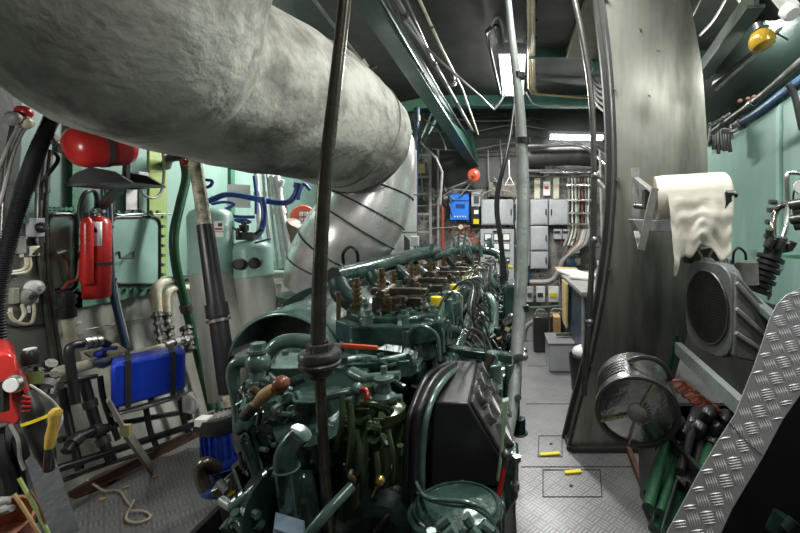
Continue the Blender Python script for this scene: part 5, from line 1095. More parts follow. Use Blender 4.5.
pipe('conduit_pipe', 'dark bent tube with studs beside the bright steel tube on the right hull', 'conduit', [P(*p) for p in ((774, 244, 2.5), (773, 225, 2.55), (776, 212, 2.6), (782, 206, 2.55), (792, 204, 2.5), (806, 202, 2.4))], .018, 'rod', 10)
pipe('thin_cable', 'thin black cable curving off the small gauge at the right frame edge', 'cable', [P(*p) for p in ((793, 204, 2.3), (794, 192, 2.3), (799, 182, 2.25), (808, 176, 2.2))], .005, 'black', 6)
for i, (x, y) in enumerate(((776, 202), (774, 210), (772, 222), (771, 236))):
    p = R(x, y, .02); o = MB().cyl(p, p+V((-.05, 0, 0)), .022, n=8).build('stud', M['dsteel']); tag(o, ('topmost', 'second', 'third', 'lowest')[i]+' dark stud of four beside the bent tube on the right hull', 'stud', 'studs on the right hull')
t = root('valve', P(797, 215, 2.3), 'grimy valve with a white-faced gauge at the right frame edge', 'valve')
mb = MB()
for i, (x, y) in enumerate(((795, 205), (799, 212), (796, 220), (800, 226))): mb.cyl(P(x-5, y, 2.3), P(x+8, y-2, 2.25), .028, n=10)
mb.build('body', M['dsteel'], t); MB().lathe(P(801, 187, 2.25), (-.3, -1, 0), [(0, 0), (.04, 0), (.04, .02), (0, .02)], 20).build('gauge', M['dial'], t)
o = MB().prism([P(789, 255, 2.6), P(806, 255, 2.5), P(806, 260, 2.5), P(789, 258, 2.6)], (0, .15, 0)).build('small_shelf', M['belt']); tag(o, 'small dark green bracket at the right frame edge above the chequer plate', 'bracket')
pipe('hose', 'thin green-black line falling beside the cable terminal', 'hose', [P(770, 268, 2.6), P(771, 285, 2.6), P(768, 300, 2.6)], .010, 'dsteel', 8)
o = MB().span((XR-.02, 3.18, 1.25), (XR, 3.22, 2.6)).build('trim_17', M['hull_pale']); struct(o)
# gloomy things hanging at the wall top, left end
mb = MB(); random.seed(14)
for i in range(9): x = 710+i*2.6; p = P(x, 128+random.uniform(-6, 4), 3.7); mb.tube([p, p-V((0, 0, .08)), p-V((random.uniform(-.03, .03), 0, random.uniform(.14, .26)))], .018, 8)
o = mb.build('cable_tuft', M['black']); tag(o, 'tuft of black cable ends hanging beside the top of the duct', 'cables', kind='stuff')
pipe('blue_pipe', 'thick slate-blue pipe along the top of the right hull', 'pipe', [P(738, 125, 3.25), P(760, 112, 2.95), P(792, 88, 2.65), P(830, 60, 2.4)], .040, 'bluepole', 16, clamps=(.06,))
pipe('dark_pipe', 'dark pipe running parallel above the slate-blue pipe', 'pipe', [P(712, 132, 3.5), P(756, 100, 2.95), P(800, 62, 2.55), P(830, 36, 2.4)], .024, 'dsteel', 12, clamps=(.1, .3))
pipe('steel_pipe', 'bright thin pipe at the left end of the slate-blue pipe', 'pipe', [P(706, 128, 3.4), P(716, 122, 3.35), P(730, 113, 3.3)], .014, 'steel', 8)
pipe('black_hose', 'short black hose dropping from the slate-blue pipe at the frame edge', 'hose', [P(788, 84, 2.6), P(794, 94, 2.6), P(798, 110, 2.6), P(802, 130, 2.6)], .02, 'black', 8)
pipe('hose', 'looped dark hose under the left end of the slate-blue pipe', 'hose', [P(744, 118, 3.2), P(740, 126, 3.2), P(732, 132, 3.2), P(722, 131, 3.25)], .016, 'dsteel', 8)
o = pipe('cable_duct', 'long slot-like steel strip on the dark soffit', 'strip', [P(716, 90, 3.1), P(738, 70, 2.85), P(763, 48, 2.6)], .012, 'steel', 6)
o = MB().bar(P(714, 84, 3.15), P(757, 50, 2.68), .035, .02).build('black_slot', M['black']); tag(o, 'black slot strip beside the steel strip on the dark soffit', 'strip')
for i, (x, y) in enumerate(((740, 101), (748, 99), (754, 97))):
    o = MB().ball(P(x, y, 3.0), .018, 10).build('pipe_clip', M['rust']); tag(o, ('left', 'middle', 'right')[i]+' one of three small brown clips on the dark soffit', 'clip', 'clips on the soffit')
# amber lamp
t = root('amber_lamp', P(760, 40, 2.2), 'amber glass bulkhead lamp on the dark soffit at the upper right', 'lamp')
ax = V((.25, -.25, -1)).normalized()
MB().lathe(P(757, 24, 2.25), ax, [(0, 0), (.026, 0), (.026, .03), (.045, .045), (0, .045)], 20).build('socket', M['steel'], t)
MB().lathe(P(758, 33, 2.22), ax, [(0, -.01), (.04, 0), (.062, .03), (.068, .06), (.06, .085), (.035, .10), (0, .105)], 24).build('shade', M['amber'], t)
pipe('wire', 'twisted pale wire right of the amber lamp', 'wire', [P(762, 30, 2.2), P(772, 36, 2.2), P(782, 28, 2.15), (P(776, 32, 2.15)), P(788, 40, 2.15)], .005, 'steel', 6)
for i, q in enumerate([((699, 36), (712, 22), (724, 2), (728, -10)), ((692, 16), (700, 0), (706, -12)), ((733, -8), (742, 6), (746, 14))]):
    pipe('brown_cable', ('long brownish cable crossing the dark recess right of the duct', 'short brownish cable nearest the duct top', 'brownish cable curling beside the olive beam')[i], 'cable', [P(x, y, 3.0) for x, y in q], .010, 'greyd', 6)

# ================================================================== chequer plate sheet, lower right (raised bars are part of the sheet)
pn = V((-.30, -1, .42)).normalized(); p0 = P(730, 430, 1.12)
def hit(x, y):
    r_ = V(((x-CX)/F, 1, -(y-CY)/F)); k = (p0-V((0, 0, EYE))).dot(pn)/r_.dot(pn); return V((0, 0, EYE))+r_*k
edge = [(842, 280), (818, 282), (800, 288), (786, 295), (777, 304), (769, 320), (763, 340), (755, 363), (746, 386), (735, 414), (717, 442), (697, 476), (680, 508), (660, 545), (560, 720), (640, 720), (716, 545), (732, 510), (750, 480), (764, 456), (783, 420), (800, 396), (842, 330)]
t = root('chequer_plate', hit(715, 470), 'bright chequer-plate aluminium sheet with a rounded top at the lower right', 'plate')
q = [hit(*e) for e in edge]
MB().prism([p-pn*.0 for p in q], -pn*.006).build('sheet', M['plate'], t, bev=.0015)
e1 = (hit(700, 480)-hit(720, 440)).normalized(); e2 = pn.cross(e1).normalized(); s = .037
def inside(x, y, pg):
    c = False; j = len(pg)-1
    for i in range(len(pg)):
        xi, yi = pg[i]; xj, yj = pg[j]
        if (yi > y) != (yj > y) and x < (xj-xi)*(y-yi)/(yj-yi)+xi: c = not c
        j = i
    return c
def proj(p): return (CX+p.x/p.y*F, CY-(p.z-EYE)/p.y*F)
g1 = (e1+e2).normalized(); g2 = (e1-e2).normalized()
bars = MB(); o_ = hit(715, 450)
for i in range(-22, 23):
    for j in range(-22, 23):
        c = o_+g1*(i*s)+g2*(j*s)
        al, ac = (g1, g2) if (i+j) % 2 else (g2, g1)
        for k in range(5):
            m_ = c+ac*((k-2)*s*.17)
            L_ = s*(.50-.03*abs(k-2)); A_, B_ = m_-al*L_, m_+al*L_
            if not (inside(*proj(A_), edge) and inside(*proj(B_), edge)): continue
            w2 = ac*(s*.075); top = pn*.0035
            bars.add([A_+pn*.0002, m_-w2, B_+pn*.0002, m_+w2, m_+top], [(0, 1, 4), (1, 2, 4), (2, 3, 4), (3, 0, 4)])
bars.build('tread_bars', mat('tread_highlight', (.75, .755, .76), .5, .25, amt=.2, bump=0), t, smooth=0)  # bars coloured paler than their sheet, standing in for highlights
MB().tube([hit(729, 423)+pn*.001, hit(746, 441)+pn*.001, hit(762, 455)+pn*.001], .0022, 6).build('weld_seam', M['steel'], t)

# hoses leaning in the rack between floor and plate
gl = ['green hose end leaning nearest the rusty floor edge', 'second green hose end from the rusty floor edge', 'third green hose end from the rusty floor edge', 'fourth green hose end beside the chequer plate', 'rearmost green hose end under the drum', 'slim green hose end behind the thicker ones']
for i, (x0, y0, x1, y1) in enumerate(((668, 500, 690, 458), (680, 488, 702, 456), (658, 484, 676, 448), (694, 470, 710, 444), (652, 462, 666, 440), (664, 466, 682, 446))):
    d0, d1 = 1.75-.0*i, 1.85; a, b_ = P(x0-4, y0+46, 1.5), P(x1, y1, 1.85)
    t = root('hose_end', a, gl[i], 'hose', 'leaning hoses with black couplings'); ax = b_-a; ln = ax.length
    MB().cyl(a, b_, .022 if i < 5 else .016, n=14).build('hose', M['grn'], t)
    MB().lathe(b_, ax, [(0, -.02), (.032, -.02), (.044, .0), (.046, .05), (.036, .07), (.04, .12), (.03, .16), (0, .17)], 18).build('coupling', M['black'], t)
cl_ = ['black coupling lying atop the hose rack under the slanting rail', 'black coupling lying against the chequer plate edge', 'black coupling between drum and hose rack', 'short black hose bend below the slanting rail', 'black hose bend beside the drum rim', 'black rubber end lying nearest the chequer plate']
for i, (x, y, x1, y1) in enumerate(((690, 440, 704, 422), (706, 440, 722, 420), (674, 444, 690, 426), (700, 424, 712, 410), (668, 434, 680, 420), (716, 428, 726, 414))):
    o = MB().tube([P(x, y, 1.9), P((x+x1)/2+2, (y+y1)/2-3, 1.85), P(x1, y1, 1.9)], [.026, .032, .024], 14).build('rubber_end', M['black']); tag(o, cl_[i], 'hose', 'loose rubber ends on the rack')
random.seed(17)
for i in range(9):
    x, y = 676+i*6.5, 382+i*5; d = 2.05
    pts = [P(x+8*math.cos(a_*1.3)+a_*.6, y+5*math.sin(a_*1.3)+a_*.8, d) for a_ in range(7)]
    pipe('copper_cable', ['coil of reddish cable highest beside the duct', 'second reddish cable coil down the rack', 'third reddish cable coil down the rack', 'fourth reddish cable coil down the rack', 'middle reddish cable coil under the slanting rail', 'reddish cable coil just past the middle of the rack', 'reddish cable coil near the loose rubber ends', 'reddish cable coil close to the chequer plate', 'lowest reddish cable coil touching the chequer plate'][i], 'cable', pts, .007, 'copper' if i % 2 else 'rustr', 6, group='reddish cable coils on the rack')
more_l = ['dim green hose end squeezed at the bottom of the rack', 'dim green hose end behind the first one', 'blackened hose end low beside the chequer plate', 'blackened hose end in the middle of the rack', 'blackened hose end under the reddish coils']
for i, (x0, y0, x1, y1) in enumerate(((676, 512, 694, 470), (648, 474, 662, 448), (700, 480, 714, 440), (690, 470, 702, 436), (680, 452, 694, 424))):
    a, b_ = P(x0, y0+20, 1.62), P(x1, y1, 1.9); t = root('hose_end', a, more_l[i], 'hose', 'leaning hoses with black couplings'); ax = b_-a
    MB().cyl(a, b_, .02, n=12).build('hose', M['grn' if i < 2 else 'black'], t); MB().lathe(b_, ax, [(0, -.02), (.028, -.02), (.036, .02), (.03, .06), (.034, .10), (0, .13)], 16).build('coupling', M['black'], t)
# rack bin panels
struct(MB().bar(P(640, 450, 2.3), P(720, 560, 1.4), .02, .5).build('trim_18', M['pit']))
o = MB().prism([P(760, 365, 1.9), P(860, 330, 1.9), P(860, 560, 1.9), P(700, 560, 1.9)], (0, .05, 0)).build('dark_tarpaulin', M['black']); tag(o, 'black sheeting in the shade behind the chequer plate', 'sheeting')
t = root('floor_fitting', P(782, 525, 1.45), 'faint grey-green fitting in the dark lower right corner', 'fitting'); MB().cyl(P(776, 533, 1.45), P(784, 516, 1.45), .035).cyl(P(786, 530, 1.4), P(794, 520, 1.4), .02).build('body', M['engd'], t)
# ================================================================== back wall equipment
def cab(name, label, x0, y0, x1, y1, m='grey', dep=.16, off=0, cat='cabinet', group=None, door=True, hs=1):
    a, b_ = B(x0, y0, off), B(x1, y1, off); t = root(name, ((a.x+b_.x)/2, a.y-dep/2, b_.z), label, cat, group)
    MB().span((a.x, a.y-dep, b_.z), (b_.x, a.y, a.z)).build('body', M[m], t, bev=.006)
    if door:
        o = MB().span((a.x+.02, a.y-dep-.012, b_.z+.02), (b_.x-.02, a.y-dep, a.z-.02)).build('door', M[m], t, bev=.004)
        x = a.x+.035 if hs < 0 else b_.x-.035; zz = (a.z+b_.z)/2; MB().span((x-.01, a.y-dep-.03, zz-.05), (x+.01, a.y-dep-.012, zz+.05)).build('latch', M['blackp'], o)
    return t, a, b_
cab('switch_cabinet', 'grey switch cabinet directly above the six-gauge instrument panel', 482, 200, 513, 225)
cab('switch_cabinet', 'narrow grey cabinet column hidden behind the grey-green pole', 515, 200, 529, 265)
cab('switch_cabinet', 'grey switch cabinet topmost right of the grey-green pole', 530, 200, 547, 225)
cab('switch_cabinet', 'grey switch cabinet rightmost in the top row', 548, 200, 567, 225, hs=-1)
cab('switch_cabinet', 'grey switch cabinet in the middle right of the grey-green pole', 530, 226, 547, 250)
cab('switch_cabinet', 'grey switch cabinet lowest right of the grey-green pole', 530, 251, 547, 268)
t, a, b_ = cab('instrument_panel', 'grey instrument panel with six square white gauges', 481, 229, 514, 285, door=False, cat='instrument panel')
yf = a.y-.16
for r_ in range(2):
    for c_ in range(3):
        p = B(488+c_*9.2, 237+r_*9.5, .17); g = MB().box(p, (.125, .02, .12)).build('gauge', M['blackp'], t, bev=.003)
        MB().box(p+V((0, -.011, 0)), (.10, .006, .095)).build('dial', M['dial'], g)
for i in range(3):
    p = B(488+i*9.2, 260, .17); g = MB().box(p, (.10, .02, .09)).build('gauge', M['blackp'], t, bev=.003); MB().box(p+V((0, -.011, .0)), (.08, .006, .03)).build('dial', M['dial'], g)
MB().box(B(508, 266, .17), (.15, .01, .04)).build('yellow_label', M['yellow'], t); MB().box(B(497, 231.5, .17), (.14, .01, .03)).build('name_plate', M['seam'], t)
m_ = MB()
for i in range(4): m_.cyl(B(487+i*7, 272, .16), B(487+i*7, 272, .2), .02, n=10)
m_.build('push_button', M['blackp'], t)
# hinges between
for i, y in enumerate((212, 236, 255)):
    o = MB().span(B(514, y-8, .17), B(516, y+8, .12)).build('hinge_bar', M['seam']); tag(o, ('top', 'middle', 'bottom')[i]+' dark hinge bar between instrument panel and cabinets', 'hinge')
t, a, b_ = cab('battery_charger', 'bright blue charger box on the back wall left of the cabinets', 451, 194, 469.5, 220, 'bluel', cat='box', door=False)
MB().span(B(452, 200, .17), B(469, 201, .16)).span(B(456, 204, .17), B(465, 208, .16)).build('vent_slots', M['bluep'], t); MB().span(B(453, 220, .14), B(456, 222, .10)).span(B(466, 220, .14), B(469, 222, .10)).build('foot', M['bluep'], t)
m_ = MB()
for i in range(5): m_.box(B(455+i*2.6, 216.5, .165), (.02, .01, .02))
m_.build('white_lettering', M['dial'], t)
t, a, b_ = cab('breaker_box', 'small grey and black breaker box right of the blue charger', 472, 193, 481, 207, 'grey', cat='box', door=False)
MB().span(B(474, 196, .18), B(479, 203, .16)).build('window', M['glassd'], t, bev=.003)
t, a, b_ = cab('breaker_box', 'black breaker box with a yellow lower label under the grey one', 472, 207.5, 480, 225, 'blackp', cat='box', door=False)
MB().span(B(473.5, 219, .18), B(479, 224, .16)).build('yellow_label', M['yellow'], t); MB().span(B(474, 210, .18), B(478.5, 214, .16)).build('white_label', M['dial'], t)
for i, x in enumerate((553, 562)):
    t, a, b_ = cab('control_box', ('left', 'right')[i]+' one of two small grey twin-screw boxes below the rightmost cabinet', x, 229, x+8, 239, 'grey', .10, cat='box', door=False, group='small grey boxes')
    MB().span(B(x+1, 231, .12), B(x+7, 233, .10)).build('slot', M['blackp'], t)
for i, (x0, x1, l_) in enumerate(((526, 533, 'leftmost of three switch boxes over the green pipe, half behind the pole'), (536, 544.5, 'middle white switch box over the green pipe'), (548, 558, 'white switch box with a yellow-green label over the green pipe'))):
    t, a, b_ = cab('wall_switch', l_, x0, 286, x1, 301, 'white' if i else 'grey', .1, cat='switch', door=False)
    MB().span(B(x0+1.5, 293, .12), B(x1-1.5, 297, .10)).build('label', M['yellow' if i == 2 else 'dsteel'], t)
pipe('green_pipe', 'level grass-green pipe above the black batteries', 'pipe', [B(520, 308, .25), B(545, 307.5, .25), B(562, 306, .25)], .028, 'grn', 10)
# louvred resistor frames (pale vertical slabs)
for i, (x0, x1) in enumerate(((534, 540), (553, 559))):
    t, a, b_ = cab('terminal_strip', ('left', 'right')[i]+' pale upright terminal strip above the cabinets', x0, 178, x1, 199, 'cream', .05, cat='terminal', door=False, group='upright terminal strips')
t, a, b_ = cab('relay_box', 'small white relay box between the two pale terminal strips', 543, 182, 550, 196, 'white', .06, cat='box', door=False)
MB().span(B(544.5, 186, .075), B(548.5, 189, .06)).build('label', M['red'], t)
o = MB().span(B(544, 174, .06), B(549, 176, .02)).build('label_plate', M['dial']); tag(o, 'tiny pale label plate above the white relay box', 'label')
o = MB().prism([B(505, 186, .3), B(513, 186, .3), B(509, 176, .3)], (0, .01, 0)).build('wire_triangle', M['steel']) if 0 else pipe('wire_hook', 'small white triangular wire hook hanging before the cabinets', 'hook', [B(509, 160, .6), B(509.5, 177, .6), B(505, 185, .6), B(514, 185, .6), B(510, 177, .6)], .009, 'white', 6, smooth=False)
# ladder-like frame on the left
t = root('wall_ladder', B(420, 260, .3), 'grey steel ladder frame on the back wall left of the rusty pipe', 'ladder')
MB().bar(B(404, 152, .3), B(404, 262, .3), .04, .04, (0, 1, 0)).bar(B(430, 152, .3), B(431, 262, .3), .04, .04, (0, 1, 0)).build('rail', M['greyd'], t)
for y in (155, 177, 194, 214, 232, 250): MB().bar(B(404, y, .3), B(430, y, .3), .03, .035).build('rung', M['greyd'], t)
o = MB().span(B(418, 164, .35), B(425, 173, .34)).build('yellow_notice', M['wood']); tag(o, 'small yellowed notice on the ladder frame', 'sign')
pipe('slate_pole', 'slate-blue upright pipe in front of the ladder frame', 'pole', [P(417, 108, 5.2), P(415, 160, 5.2), P(414, 262, 5.2)], .042, 'bluepole', 14, clamps=(.1, .3), smooth=False)
pipe('green_strut', 'thin green strut slanting down to the slate-blue pole', 'strut', [P(439, 112, 5.6), P(416, 160, 5.2)], .024, 'engl', 8, smooth=False)
pipe('green_strut', 'second thin green strut just left of its twin', 'strut', [P(432, 112, 5.6), P(414, 154, 5.2)], .018, 'engl', 8, smooth=False)
pipe('rusty_pipe', 'thin red-brown upright pipe left of the blue charger', 'pipe', [B(442.5, 205, .2), B(443, 320, .2)], .028, 'rustr', 10, smooth=False)
pipe('grey_pipe', 'grey upright pipe between the ladder and the rusty pipe', 'pipe', [B(438, 150, .2), B(438, 320, .2)], .022, 'greyd', 10, smooth=False)
t = root('fire_bell', B(474, 175, .25), 'orange-red bell hanging above the blue charger', 'bell')
MB().lathe(B(474, 175, .35), (0, -1, 0), [(0, -.08), (.05, -.08), (.09, -.03), (.10, .02), (.05, .05), (0, .055)], 28).build('bell_shell', M['orange'], t)
MB().lathe(B(474, 175, .41), (0, -1, 0), [(0, 0), (.035, 0), (.03, .02), (0, .02)], 16).build('centre_cap', M['rustr'], t); MB().bar(B(479, 160, .3), B(479, 176, .3), .02, .02).build('bracket', M['rustr'], t)
pipe('bracket_rod', 'upper pale stay rod slanting from the bell to the left', 'rod', [B(472, 180, .3), B(445, 190, .2)], .014, 'greyd', 8, smooth=False)
pipe('bracket_rod', 'lower pale stay rod slanting from the bell', 'rod', [B(472, 182, .3), B(460, 196, .2)], .014, 'greyd', 8, smooth=False)
# green leg hanging from the beam
o = MB().bar(P(466, 128, 6.2), P(474, 162, 6.55), .14, .10).build('beam_leg', M['beam']); tag(o, 'dark green tapering leg above the orange bell', 'beam')
# black round duct
t = root('black_duct', B(550, 157, .3), 'dented black round duct running level under the crosswise lamp', 'duct')
MB().tube([B(520, 158, .3), B(545, 157, .3), B(570, 156, .3), B(598, 157, .3)], .155, 24, wob=.06).build('shell', mat('crinkled_black', (.05, .045, .04), .5, .1, amt=.8, scale=8, bump=.6, bscale=12), t)
pipe('steel_pipe', 'bright level pipe on top of the black duct ending in a bend', 'pipe', [P(528, 146, 6.2), P(560, 145, 6.2), P(582, 146, 6.2), P(596, 156, 6.0), P(612, 170, 5.8)], .03, 'steel', 12)
pipe('steel_pipe', 'second bright pipe crossing the first near the flat duct', 'pipe', [P(592, 143, 6.2), P(608, 157, 5.9)], .03, 'steel', 12, smooth=False)
pipe('steel_pipe', 'lower bright pipe stub slanting to the flat duct', 'pipe', [P(594, 176, 5.0), P(612, 194, 4.8)], .045, 'steel', 14, smooth=False)
pipe('steel_rail', 'bright narrow rail running level below the black duct', 'rail', [B(518, 171, .35), B(598, 170, .35)], .022, 'steel', 8, smooth=False)
# vertical conduits right
random.seed(6)
cn = ['leftmost', 'second', 'third', 'fourth', 'fifth', 'sixth', 'seventh', 'rightmost']
for i in range(8):
    x = 568.5+i*3.3; pipe('wall_conduit', cn[i]+' of eight thin upright conduits right of the cabinets', 'conduit', [B(x, 178, .08), B(x+.6, 195, .08), B(x-.4+(i % 3)*.8, 215, .1), B(x+.4, 232, .1), B(x-2-(8-i)*.3, 246, .12)], random.choice((.014, .02, .025)), ('greyd', 'white', 'cream', 'greyd', 'rustr')[i % 5], 8, group='upright conduits right of the cabinets')
q = root('cable_tray', B(580, 205, .1), 'ladder-like tray rungs holding the upright conduits', 'cable tray')
m_ = MB()
for y in (185, 200, 213, 224): m_.bar(B(566, y, .16), B(594, y, .16), .02, .03)
m_.build('rungs', M['steel'], q)
bl = ['uppermost grey cable swinging from the conduits to the white switches', 'second grey cable swinging under the cabinets', 'third grey cable in the bundle under the cabinets', 'thick grey cable in the middle of the swinging bundle', 'fifth grey cable of the bundle', 'pale cable low in the swinging bundle', 'lowest grey cable of the swinging bundle', 'brownish cable among the grey bundle']
for i in range(8):
    o = i*1.3; pipe('power_cable', bl[i], 'cable', [B(590-o, 230, .2), B(586-o, 243, .25), (B(574-o*.6, 252, .3)), B(562+o*.2, 260+o*.3, .3), B(558+o*.2, 270+o*.3, .3), B(550, 280+o*.3, .3), B(530, 281+o*.35, .25)], .024 if i != 3 else .034, ('greyd', 'greyd', 'white', 'greyd', 'greyd', 'cream', 'greyd', 'rust')[i], 8, group='swinging cable bundle')
t = root('round_cover', B(568, 262, .15), 'round grey-blue cover among the swinging cables', 'cover'); MB().lathe(B(567, 264, .2), (0, -1, 0), [(0, 0), (.14, 0), (.14, .06), (.1, .09), (0, .09)], 24).build('cover', M['bluepole'], t)
# messy wiring left of panel : copper / orange wires under blue charger
wl = ['upper orange wire curling under the blue charger', 'lower orange wire curling under the blue charger', 'outer copper wire loop left of the instrument panel', 'inner copper wire loop left of the instrument panel', 'orange wire dropping from the charger foot', 'thin copper wire looping near the rusty pipe']
for i in range(6):
    x = 447+i*4; y = 228+i*3.2
    pipe('orange_wire', wl[i], 'wire', [B(x, y+4, .15), B(x+6, y-2, .18), B(x+13, y+1, .15), B(x+19, y-4+i, .15), B(x+14, y+8, .14)], .008, 'copper' if i % 2 else 'rustr', 6, group='orange wires under the charger')
t = root('round_fan', B(461, 246, .2), 'pale round blower with a hub on the back wall under the charger', 'fan')
MB().ring(B(461, 246, .25), (0, -1, 0), .16, .02, 28).ring(B(461, 246, .25), (0, -1, 0), .10, .012, 28).build('ring_guard', M['greyd'], t); MB().lathe(B(461, 246, .22), (0, -1, 0), [(0, 0), (.06, 0), (.05, .05), (0, .05)]).build('hub', M['white'], t)
MB().lathe(B(461, 246, .08), (0, -1, 0), [(0, 0), (.17, 0), (.17, .08), (0, .08)], 28).build('casing', M['greyd'], t)
o = MB().lathe(B(461, 227, .2), (0, -1, 0), [(0, 0), (.04, 0), (.04, .05), (0, .05)]).build('round_socket', M['cream']); tag(o, 'cream round socket just under the blue charger', 'socket')
# clutter shelf above: tangle at (425-450, 188-198)
m_ = MB(); random.seed(19)
for i in range(26): p = B(random.uniform(426, 453), random.uniform(187, 199), .25); m_.cyl(p, p+V((random.uniform(-.08, .08), random.uniform(-.05, .05), random.uniform(-.06, .06))), random.uniform(.01, .025), n=7)
o = m_.build('shackle_cluster', M['greyd']); tag(o, 'cluster of shackles and fittings hung left of the blue charger', 'shackles', kind='stuff')
random.seed(23)
nl = ['left of the bell', 'above the charger', 'behind the ladder', 'over the instrument panel', 'beside the slate-blue pole', 'above the pale terminal strips', 'left of the grey-green pole', 'behind the hanging black cable', 'near the ladder foot', 'at the top of the soot plate']
cc = [((404, 230), (440, 228), (470, 226)), ((440, 198), (455, 190), (482, 192)), ((398, 205), (420, 206), (440, 204)), ((481, 196), (492, 190), (510, 192), (514, 198)), ((412, 142), (420, 170), (424, 200)), ((528, 176), (560, 177), (592, 175)), ((488, 150), (489, 180), (492, 188), (500, 190)), ((500, 140), (502, 165), (503, 190)), ((400, 255), (425, 252), (436, 250)), ((440, 118), (480, 121), (530, 120))]
for n_, q in zip(nl, cc): pipe('grey_cable', 'thin grey cable '+n_, 'cable', [B(x, y, .22) for x, y in q], .011, 'greyd', 6)
o = MB().tube([B(x, y, .3) for x, y in ((492, 120), (495, 128), (516, 128))], .012, 8).build('small_bar', M['greyd']) if 0 else None
o = MB().span(B(488, 182, .1), B(516, 197, .05)).build('mesh_panel', mat('brownish', (.20, .17, .14), .6, amt=.8, scale=25)); tag(o, 'brownish cluttered board just above the leftmost grey cabinet', 'board')
# floor-standing: batteries, step
for i, (x0, y0, x1, y1, d_, l_) in enumerate(((534, 317, 549, 352, 5.02, 'tall black battery case standing left on the far floor'), (550, 316, 566, 352, 5.25, 'black battery case standing right behind the step box'))):
    z0 = 0; a, b_ = P(x0, y0, d_), P(x1, y1, d_); t = root('battery_case', ((a.x+b_.x)/2, d_+.1, 0), l_, 'battery')
    MB().span((a.x, d_, 0), (b_.x, d_+.25, a.z)).build('case', M['blackp'], t, bev=.012)
    mm = MB(); 
    for k in range(4): p = V((a.x+(b_.x-a.x)*(k+.5)/4, d_+.08, a.z)); mm.cyl(p, p+V((0, 0, .03)), .015, n=8)
    mm.tube([V((a.x+.03, d_+.1, a.z)), V((a.x+.05, d_+.1, a.z+.07)), V((b_.x-.05, d_+.12, a.z+.06)), V((b_.x-.03, d_+.12, a.z))], .010, 8); mm.build('terminal', M['greyd'], t)
t = root('step_box', P(570, 367, 4.5), 'low chequer-plate step box on the walkway floor', 'step')
d_ = 4.35; a, b_ = P(549, 337, d_), P(597, 367, d_)
MB().span((a.x, d_, 0.002), (b_.x, d_+.42, .30)).build('body', M['grey'], t, bev=.01)
MB().span((a.x-.01, d_-.012, .30), (b_.x+.01, d_+.43, .315)).build('tread', M['floor'], t)
MB().prism([V((a.x-.02, d_-.0, 0.002)), V((a.x-.28, d_+.02, .002)), V((a.x-.02, d_+.02, .14))], (0, .02, 0)).build('gusset', M['greyd'], t) if 0 else None
o = MB().span(P(556, 333, 4.6), P(580, 336, 4.55)).build('dark_mat', M['rod']); tag(o, 'dark crumpled mat on top of the step box', 'mat')
# workbench at the back right
t = root('workbench', P(585, 300, 4.6), 'grey steel workbench beyond the flat duct with papers on top', 'workbench')
z_ = P(580, 286, 4.6).z
MB().prism([P(562, 282, 5.4), P(607, 282, 5.4), (P(640, 300, 3.7)), P(598, 305, 3.7)], (0, 0, -.04)).build('top', M['greyd'], t) if 0 else None
x0 = .72
MB().span((x0, 3.75, .93), (1.35, 5.5, .97)).build('top', M['greyd'], t, bev=.004)
MB().span((x0+.04, 3.8, 0.25), (1.33, 5.4, .90)).build('cabinet_body', M['bluepole'], t)
m_ = MB()
for y in (3.82, 5.4): m_.span((x0+.02, y, .0), (x0+.07, y+.05, .93))
m_.build('leg', M['greyd'], t)
zt = .97
for i, (x, y, w_, l_, r_, m, lab) in enumerate(((.88, 5.1, .30, .42, 20, 'white', 'large white paper sheets at the far end of the workbench'), (.92, 4.7, .26, .3, -25, 'paper', 'cream paper sheet nearer on the workbench'), (.82, 5.35, .3, .1, 8, 'wood', 'light wooden slat at the far edge of the workbench'))):
    o = MB().box((x, y, zt+.02+.012*i), (w_, l_, .03), rotm(4, 3, r_)).build('paper_sheets' if i < 2 else 'wooden_slat', M[m], bev=.006); tag(o, lab, 'paper' if i < 2 else 'slat')
o = MB().prism([V((x0+.01, 4.6, .92)), V((x0+.01, 5.0, .92)), V((x0+.01, 4.96, .42)), V((x0+.01, 4.66, .40))], (-.02, 0, 0)).build('yellow_cloth', mat('yellow_cloth', (.52, .42, .18), .8, dirt=(.3, .2, .1), amt=.6, scale=15)); tag(o, 'stained yellow cloth hanging off the workbench front', 'cloth')
t = root('blue_tub', P(604, 292, 4.0), 'blue tub with a black base on the workbench near the duct', 'tub')
c = P(602, 281, 3.9); MB().lathe(V((c.x, c.y, zt)), (0, 0, 1), [(0, 0), (.045, 0), (.055, .15), (.05, .15), (.04, .02), (0, .02)], 20).build('body', M['bluep'], t)
t = root('spray_bottle', P(600, 275, 4.1), 'white-capped bottle behind the blue tub on the workbench', 'bottle')
c = P(599, 275, 4.15); MB().lathe(V((c.x, c.y, zt)), (0, 0, 1), [(0, 0), (.035, 0), (.035, .16), (.015, .2), (.015, .24), (0, .24)], 18).build('body', M['greyd'], t); MB().lathe(V((c.x, c.y, zt+.22)), (0, 0, 1), [(0, 0), (.02, 0), (.02, .04), (0, .04)]).build('cap', M['white'], t)
t = root('red_can', P(608, 275, 4.1), 'red and yellow can next to the duct on the workbench', 'can')
c = P(607, 275, 4.1); MB().lathe(V((c.x, c.y, zt)), (0, 0, 1), [(0, 0), (.035, 0), (.035, .10), (0, .10)], 18).build('lower_band', M['yellow'], t); MB().lathe(V((c.x, c.y, zt+.10)), (0, 0, 1), [(0, 0), (.035, 0), (.035, .10), (.02, .12), (0, .12)], 18).build('body', M['red'], t)
q = [P(591, 301, 3.3), P(602, 300, 3.3), P(600, 330, 3.3), P(590, 330, 3.3)]
t = root('notice', q[2], 'white printed notice with red lines hanging left of the duct edge', 'notice'); MB().prism(q, (0, .006, 0)).build('sheet', M['white'], t)
m_ = MB()
